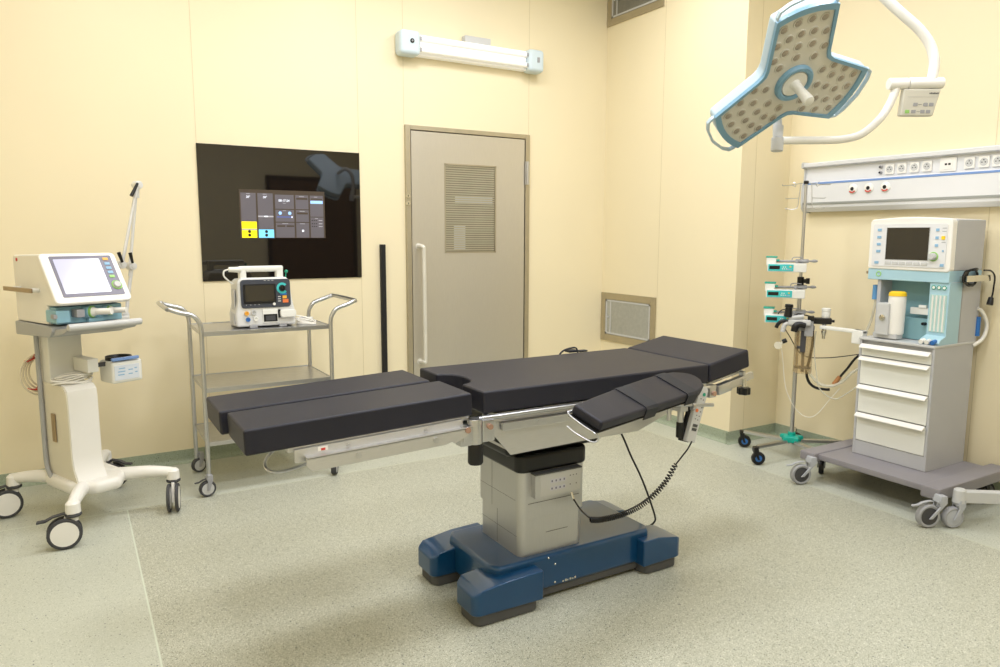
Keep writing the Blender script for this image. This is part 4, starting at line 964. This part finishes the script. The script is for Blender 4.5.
for z0, z1 in ((.716, .776), (.560, .708), (.405, .552), (.246, .397)):
    dr = A('drawer', MB().b(3.667, 3.70, y0+.014, y1-.014, z0, z1, .002), 'drawer')
    pp = [(0, 0), (.0, .018), (.006, .020), (.030, .004), (.031, -.001), (.026, -.002), (.010, .006)]
    obj('pull', MB().prism(pp, y1-y0-.03, frame((3.668, y0+.015, z1-.016), (-1, 0, 0), (0, 0, 1)), .001), 'white', dr)
# upper body
ux = 3.755
g = MB(); g.b(3.87, 4.05, y0, 2.335, .812, 1.125, .002); g.b(ux+.01, 3.88, y0, y0+.010, .812, 1.125, .001); g.b(ux+.005, 3.88, 2.315, 2.335, .812, 1.125, .002)
A('upper_body', g, 'cabgrey')
bay = A('bay_back', MB().b(3.862, 3.872, 2.05, 2.316, .815, 1.12).b(3.80, 3.864, 2.05, 2.21, .815, .93, .004), 'teal_bay')
g = MB(); g.b(3.745, 4.05, 1.957, 2.385, 1.122, 1.182, .004); g.torus((3.744, 2.323, 1.153), (1, 0, 0), .012, .0025, mi=1)
A('blue_band', g, ['paleblue', 'led_green'])
# monitor
g = MB(); g.b(3.785, 4.05, 1.957, 2.385, 1.182, 1.437, .006); mo = A('monitor_box', g, 'cabgrey')
top = [(-.215+.43*k/14, .128+.010*math.sin(PI*k/14)) for k in range(15)]
o_ = [(-.214, -.122), (.214, -.127), (.214, .120)]+list(reversed(top))[0:15]+[(-.214, .120)]
BZ = FX(3.785, 2.172, 1.308)
pts = [(-.205, -.128), (.207, -.133), (.216, -.122)]+[(.214, .118), (.205, .132)]+[(.19-.38*k/12, .134+.009*math.sin(PI*k/12)) for k in range(13)]+[(-.205, .132), (-.214, .118), (-.214, -.119)]
g = MB().prism(pts, .045, BZ, .009, seg=3, ang=.35)
g.prism([(-.205, .128)]+[(-.19+.38*k/12, .132+.009*math.sin(PI*k/12)) for k in range(13)]+[(.205, .128)], .26, FX(4.045, 2.172, 1.308), .003, ang=1.0)
bz = A('monitor_bezel', g, 'white')
PF = FX(3.738, 2.172, 1.308)
obj('key_panel', MB().prism(rrect(.385, .222, .010, 4, 0, -.002), .003, PF @ Matrix.Translation((0, 0, -.0015)), .001), 'panelgrey', bz)
g = MB(); g.b(-.119, .110, -.079, .092, .001, .003, .0005, m=PF, mi=1); g.b(-.116, .106, -.076, .089, .002, .0034, mi=0, m=PF)
obj('screen', g, ['screen_off', 'lgrey'], bz)
def key(x, z, m_, w_=.022, h_=.014): obj('key', MB().b(x-w_/2, x+w_/2, z-h_/2, z+h_/2, .001, .0045, .001, m=PF), m_, bz)
for z in (.078, .040, .003, -.034): key(-.157, z, 'keyblue')
key(-.163, -.094, 'keyblue')
for z in (.077, .038, 0): key(.145, z, 'keyblue', .016)
key(.175, .038, 'yellow', .018, .018); key(.178, -.098, 'keyblue', .018); key(.178, -.027, 'keyblue', .009, .009)
for i in range(6): key(-.100+i*.038, -.094, 'lgrey', .032, .016)
for z in (.084, .068, .014): obj('marking', MB().b(.168, .188, z, z+.003, .0015, .0025, m=PF), 'grey', bz)
obj('dial', MB().lathe([(0, .028), (.013, .028), (.017, .022), (.018, .002), (0, .002)], m=PF @ Matrix.Translation((.134, -.056, 0))).torus((.134, -.056, .003), (0, 0, 1), .021, .003, mi=1, m=PF), ['lgrey', 'led_green'], bz)
A('side_peg', MB().b(3.80, 3.815, 2.384, 2.43, 1.148, 1.163, .002), 'railbrown')
# vaporizer, rail, flowmeter
vx, vy = 3.725, 2.198
g = MB(); g.lathe([(0, .0), (.036, .0), (.040, .006), (.041, .10), (.042, .16), (.042, .195), (.038, .205), (0, .205)], (vx, vy, .842), (0, 0, 1), 28)
va = A('vaporizer', g, 'white')
obj('vaporizer_cap', MB().lathe([(0, 1.068), (.032, 1.067), (.041, 1.060), (.043, 1.044), (0, 1.044)], (vx, vy, 0), (0, 0, 1), 28), 'yellow', va)
obj('vaporizer_block', MB().b(3.672, 3.76, 2.208, 2.278, .836, 1.005, .006).b(3.69, 3.75, 2.17, 2.30, .818, .845, .004), 'lgrey', va)
obj('vaporizer_lock', MB().lathe([(0, .008), (.008, .008), (.016, .006), (.017, 0), (0, 0)], m=FX(3.672, 2.240, .928)).box((0, 0, .008), (.006, .022, .006), m=FX(3.672, 2.240, .928)), 'polished', va)
A('mount_rail', MB().b(3.79, 3.815, 2.05, 2.165, .950, .985, .003).b(3.80, 3.865, 2.07, 2.10, .955, .98).b(3.785, 3.80, 2.08, 2.12, .985, 1.0, .002), 'offwhite')
A('bay_knob', MB().cyl((3.80, 2.085, .905), (3.77, 2.085, .905), .008, bev=.002), 'black')
g = MB(); g.b(3.752, 3.87, y0-.001, 2.052, .812, 1.124, .003); g.prism([(0, 0), (.055, .0), (.062, .012), (.05, .028), (0, .045)], .10, frame((3.755, 1.953, .812), (-1, 0, 0), (0, 0, 1)), .003)
fl = A('flowmeter', g, 'paleblue')
M['ftube'] = mat('flow_tube_panel', (176, 206, 200), .2)
obj('tube_window', MB().b(3.7495, 3.756, 1.963, 2.044, .872, 1.062, .001), 'ftube', fl)
for i in range(4): obj('flow_tube', MB().cyl((3.749, 1.974+.019*i, .876), (3.749, 1.974+.019*i, 1.058), .0045, seg=10), 'offwhite', fl)
for i in range(3): obj('gauge', MB().cyl((3.753, 1.978+.026*i, 1.098), (3.747, 1.978+.026*i, 1.098), .010).torus((3.748, 1.978+.026*i, 1.098), (1, 0, 0), .009, .002, mi=1), ['offwhite', 'green'], fl)
for i, m_ in enumerate(('royal', 'offwhite', 'white')): obj('flow_knob', MB().cyl((3.705, 1.976+.028*i, .832), (3.672, 1.976+.028*i, .826), .011, .012, seg=14, bev=.002), m_, fl)
# side arm and hoses
g = MB(); g.b(3.70, 3.735, 2.36, 2.63, .822, .842, .005); g.b(3.695, 3.74, 2.36, 2.425, .765, .842, .006)
A('side_arm', g, 'offwhite')
M['connblue'] = mat('connector_mid_blue', (92, 148, 196), .4)
A('hose_connector', MB().cyl((3.80, 2.362, 1.01), (3.80, 2.368, 1.09), .021, .015, bev=.003), 'connblue')
A('clear_hose', MB().tube([(3.80, 2.362, 1.01), (3.80, 2.37, .95), (3.825, 2.40, .88), (3.82, 2.42, .80), (3.82, 2.40, .72)], .007, 8, smooth=5), 'tube')
A('white_hose', MB().tube([(4.03, 1.952, .985), (4.055, 1.940, .965), (4.085, 1.93, .91), (4.085, 1.93, .86), (4.06, 1.935, .82), (4.02, 1.955, .79)], .0095, 10, smooth=6), 'wtube')
A('rear_fitting', MB().cyl((4.045, 1.952, .84), (4.045, 1.952, .94), .012), 'royal')
A('cable_hook', MB().b(3.825, 4.05, 1.912, 1.920, 1.128, 1.160, .002).b(3.84, 3.86, 1.92, 1.957, 1.135, 1.155).b(4.0, 4.02, 1.92, 1.957, 1.135, 1.155), 'polished')
g = MB()
for k in range(5):
    cx, rx, rz_ = 3.885+.012*k, .085-.006*k, .040+.003*(k % 2)
    g.tube([(cx+rx*math.cos(t*PI/7), 1.938-.042*(1 if 2 < t < 5 else .6 if False else .35)*math.sin(t*PI/14)+.004*k, 1.150+rz_*math.sin(t*PI/7)+.004*math.sin(3*t+k)) for t in range(14)], .0042, 7, closed=True, smooth=3)
g.tube([(3.95, 1.90, 1.185), (4.02, 1.90, 1.18), (4.06, 1.90, 1.15), (4.07, 1.905, 1.10), (4.065, 1.905, 1.06), (4.055, 1.905, 1.035)], .0042, 7, smooth=5)
g.cyl((4.055, 1.905, 1.045), (4.045, 1.905, 1.005), .012, .016, seg=14, bev=.004)
solo('coiled_power_cable', g, 'black', 'coiled black mains cable with plug hanging on the side of the anaesthesia machine', 'cable', loc=(3.9, 1.93, 1.15))

# ------------------------------------------------------------------ neighbouring equipment cart, mostly outside the frame
ec = thing('equipment_cart', 'grey wheeled foot of a cart cut off at the right edge beside the anaesthesia machine', 'cart', (3.9, 1.42, 0))
a0, a1 = V((3.512, 1.705, .150)), V((3.92, 1.415, .150)); dv = (a1-a0).normalized(); an_ = math.atan2(dv.y, dv.x)
g = MB().box(((a0+a1)/2+V((0, 0, .0))), ((a1-a0).length, .045, .055), .006, rz=an_)
obj('base_arm', g, 'lgrey', ec)
obj('swivel_socket', MB().lathe([(0, .186), (.020, .186), (.026, .180), (.030, .122), (0, .122)], (a0.x, a0.y, 0)), 'lgrey', ec)
caster(ec, a0.x-.03, a0.y+.01, .05, .034, -.45, .128, ('grey', 'castergrey', 'castergrey'), off=.6, hubr=.72)
a2 = V((3.95, 1.12, .15)); d2 = (a2-a1)
obj('base_arm', MB().box((a1+a2)/2, (d2.length, .045, .055), .006, rz=math.atan2(d2.y, d2.x)), 'lgrey', ec)
caster(ec, 3.95, 1.14, .05, .034, 1.2, .128, ('grey', 'lgrey', 'lgrey'), off=.3, hubr=.72)
obj('column', MB().cyl((3.93, 1.40, .12), (3.93, 1.40, .95), .03), 'lgrey', ec)
obj('cart_top', MB().b(3.78, 4.03, 1.25, 1.53, .93, .96, .008), 'lgrey', ec)

# ------------------------------------------------------------------ surgical light
sl = thing('surgical_light', 'three-lobed surgical light with pale blue rim hanging at upper right', 'lamp', (2.367, 1.853, 1.917))
LM = frame((2.367, 1.853, 1.917), (-.5204, -.5597, .6449), (-.8472, .4330, -.3078))
def outline(R, hw, rc, n=7, rin=.012):
    pts = []
    for k in range(3):
        f0 = 120*k
        for j in range(n):
            a = math.radians(f0-hw+2*hw*j/(n-1)); pts.append((R*math.cos(a), R*math.sin(a)))
        for dd in (-9, 0, 9):
            a = math.radians(f0+60+dd); rr_ = rc*(1+.055*(abs(dd) > 0)); pts.append((rr_*math.cos(a), rr_*math.sin(a)))
    return pts
oo = outline(.310, 21.5, .150)
hb = MB(); hb.prism(oo, .052, LM, .012, z0=-.056, seg=3, ang=.3)
obj('housing', hb, 'lampside', sl)
def ring(mb, A_, B_, z0, z1, m, mi=0):
    n = len(A_); t = bmesh.new()
    L = [[t.verts.new((*p, z)) for p in P] for P, z in ((A_, z0), (A_, z1), (B_, z1), (B_, z0))]
    for q in range(4):
        a, b = L[q], L[(q+1) % 4]
        for i in range(n): t.faces.new((a[i], a[(i+1) % n], b[(i+1) % n], b[i]))
    bmesh.ops.recalc_face_normals(t, faces=t.faces); mb._add(t, mi, m)
ii = outline(.287, 20.6, .136)
g = MB(); ring(g, oo, ii, -.010, .004, LM); obj('rim', g, 'lampblue', sl)
obj('lens_panel', MB().prism(outline(.289, 20.7, .1375), .004, LM, 0, z0=-.007), 'lens', sl)
for k in range(3):
    f0 = 120*k
    def arc(dr, da): return [((r_-dr)*math.cos(math.radians(f0+a*da)), (r_-dr)*math.sin(math.radians(f0+a*da))) for a, r_ in ((-21, .300), (-20.5, .322), (-18, .339), (-12, .347), (0, .351), (12, .347), (18, .339), (20.5, .322), (21, .300))]
    obj('grab_handle', MB().prism(arc(0, 1)+list(reversed(arc(.009, .955))), .016, LM, .002, z0=-.018), 'lampside', sl)
# LED lenses
lm = MB(); lm.lathe([(0, .0026), (.006, .0026), (.0125, .0018), (.0135, .0022), (.0165, .0030), (.0180, .0012), (.0185, 0)], seg=18, mi=1)
lm.lathe([(0, .0030), (.006, .0034), (.0115, .0026), (.0125, .0018)], seg=16, mi=0)
first = None
for k in range(3):
    for R_, angs in ((.258, (-16, -5, 6.5, 18)), (.208, (-25, -11, 2.5, 15, 27)), (.158, (-37, -16, 4, 22, 38)), (.112, (-34, 5, 39))):
        for a in angs:
            aa = math.radians(120*k+a)
            ml = LM @ Matrix.Translation((R_*math.cos(aa), R_*math.sin(aa), -.003))
            if first is None:
                first = o = obj('led', lm, ['led', 'ledrim'], sl, world=False)
            else:
                o = first.copy(); C.objects.link(o); o.parent = sl
            o.matrix_local = ROOT[sl.name].inverted() @ ml
hr = MB(); hr.lathe([(.052, -.004), (.052, .008), (.058, .014), (.068, .014), (.074, .006), (.074, -.004)], m=LM, seg=32); obj('centre_ring', hr, 'lampblue', sl)
hr = MB(); hr.lathe([(0, .010), (.048, .010), (.052, .004), (.052, -.004), (0, -.004)], m=LM, seg=32); obj('centre_disc', hr, 'offwhite', sl)
obj('sterile_handle', MB().lathe([(0, .118), (.012, .118), (.019, .115), (.020, .10), (.0165, .05), (.018, .02), (.021, .008), (0, .008)], m=LM, seg=22), 'offwhite', sl)
yo = MB()
yo.cyl((2.484, 2.007, 1.690), (2.489, 2.010, 1.745), .024, bev=.004, seg=22)
yo.cyl((2.489, 2.010, 1.745), (2.496, 2.016, 1.79), .019, .021, seg=20)
yo.tube([(2.494, 2.015, 1.76), (2.498, 2.03, 1.85), (2.475, 2.05, 1.945), (2.43, 2.01, 2.0), (2.385, 1.905, 1.965)], .018, 12, smooth=6)
obj('swivel_joint', yo, 'lgrey', sl)
obj('lower_arm', MB().tube([(2.495, 2.005, 1.733), (2.56, 1.962, 1.733), (2.64, 1.905, 1.733), (2.701, 1.861, 1.737), (2.759, 1.824, 1.757), (2.815, 1.788, 1.815), (2.848, 1.772, 1.873), (2.867, 1.762, 1.935)], .0155, 14, smooth=6), 'white', sl)
obj('arm_hub', MB().cyl((2.838, 1.778, 1.949), (2.903, 1.740, 1.951), .0225, bev=.004, seg=24).cyl((2.905, 1.739, 1.951), (3.023, 1.669, 1.954), .0225, bev=.004, seg=24), 'white', sl)
exb = V((.861, -.508, 0)); BX = frame((2.934, 1.706, 1.879), exb, (-.035, -.06, 1))
g = MB(); g.prism([(-.068, -.055), (.062, -.055), (.085, .05), (-.063, .05)], .030, BX @ Matrix.Translation((0, 0, -.03)), .007, seg=3)
cbx = obj('control_box', g, 'cream', sl)
M['boxgrey'] = mat('control_box_face', (208, 204, 190), .45); cbx.data.materials[0] = M['boxgrey']
g = MB(); 
for i in range(6): g.b(.038+i*.0062, .0425+i*.0062, .030, .036 if i % 2 else .035, -.0005, .0008, mi=0, m=BX)
for (x, y, m_) in ((-.013, -.010, 1), (.027, -.010, 1), (.050, -.010, 1), (-.043, -.037, 2), (-.018, -.037, 1), (.018, -.037, 1), (.040, -.037, 1)): g.prism(rrect(.017, .013, .002, 3, x, y), .002, BX @ Matrix.Translation((0, 0, -.0005)), 0, mi=m_)
g.b(-.002, .012, -.0105, -.0095, 0, .0008, mi=0, m=BX); g.b(-.005, .008, -.0375, -.0365, 0, .0008, mi=0, m=BX); g.b(-.045, .07, .0185, .0193, -.0005, .0006, mi=1, m=BX)
obj('keypad', g, ['darkgrey', 'grey', 'key_green'] if False else ['darkgrey', 'grey', 'led_green'], cbx)
obj('upper_arm', MB().tube([(2.985, 1.692, 1.965), (2.997, 1.693, 2.01), (2.999, 1.697, 2.05), (2.990, 1.712, 2.105), (2.958, 1.741, 2.164), (2.896, 1.788, 2.232), (2.849, 1.825, 2.287), (2.72, 1.92, 2.44), (2.62, 1.98, 2.56), (2.60, 1.99, 2.70)], .0195, 14, smooth=6), 'white', sl)
obj('ceiling_column', MB().cyl((2.60, 1.99, 2.66), (2.60, 1.99, ZC-.001), .05, seg=24).cyl((2.60, 1.99, ZC-.06), (2.60, 1.99, ZC-.001), .12, seg=28), 'white', sl)

# ------------------------------------------------------------------ camera
cam = bpy.data.cameras.new('camera'); co = bpy.data.objects.new('camera', cam); C.objects.link(co)
cam.sensor_width = 36; cam.sensor_fit = 'HORIZONTAL'; cam.lens = 725.06/1000*36; cam.clip_start = .02
yaw, pit, rol = .5353, .1342, .0031
f = V((math.sin(yaw)*math.cos(pit), math.cos(yaw)*math.cos(pit), -math.sin(pit))); r0 = V((math.cos(yaw), -math.sin(yaw), 0)); u0 = r0.cross(f)
rr = r0*math.cos(rol)+u0*math.sin(rol); uu = -r0*math.sin(rol)+u0*math.cos(rol)
mm = Matrix((rr, uu, -f)).transposed().to_4x4(); mm.translation = (0, 0, 1.35); co.matrix_world = mm
sc = bpy.context.scene; sc.camera = co
sc.view_settings.view_transform = 'Standard'; sc.view_settings.look = 'None'; sc.view_settings.exposure = 0.0
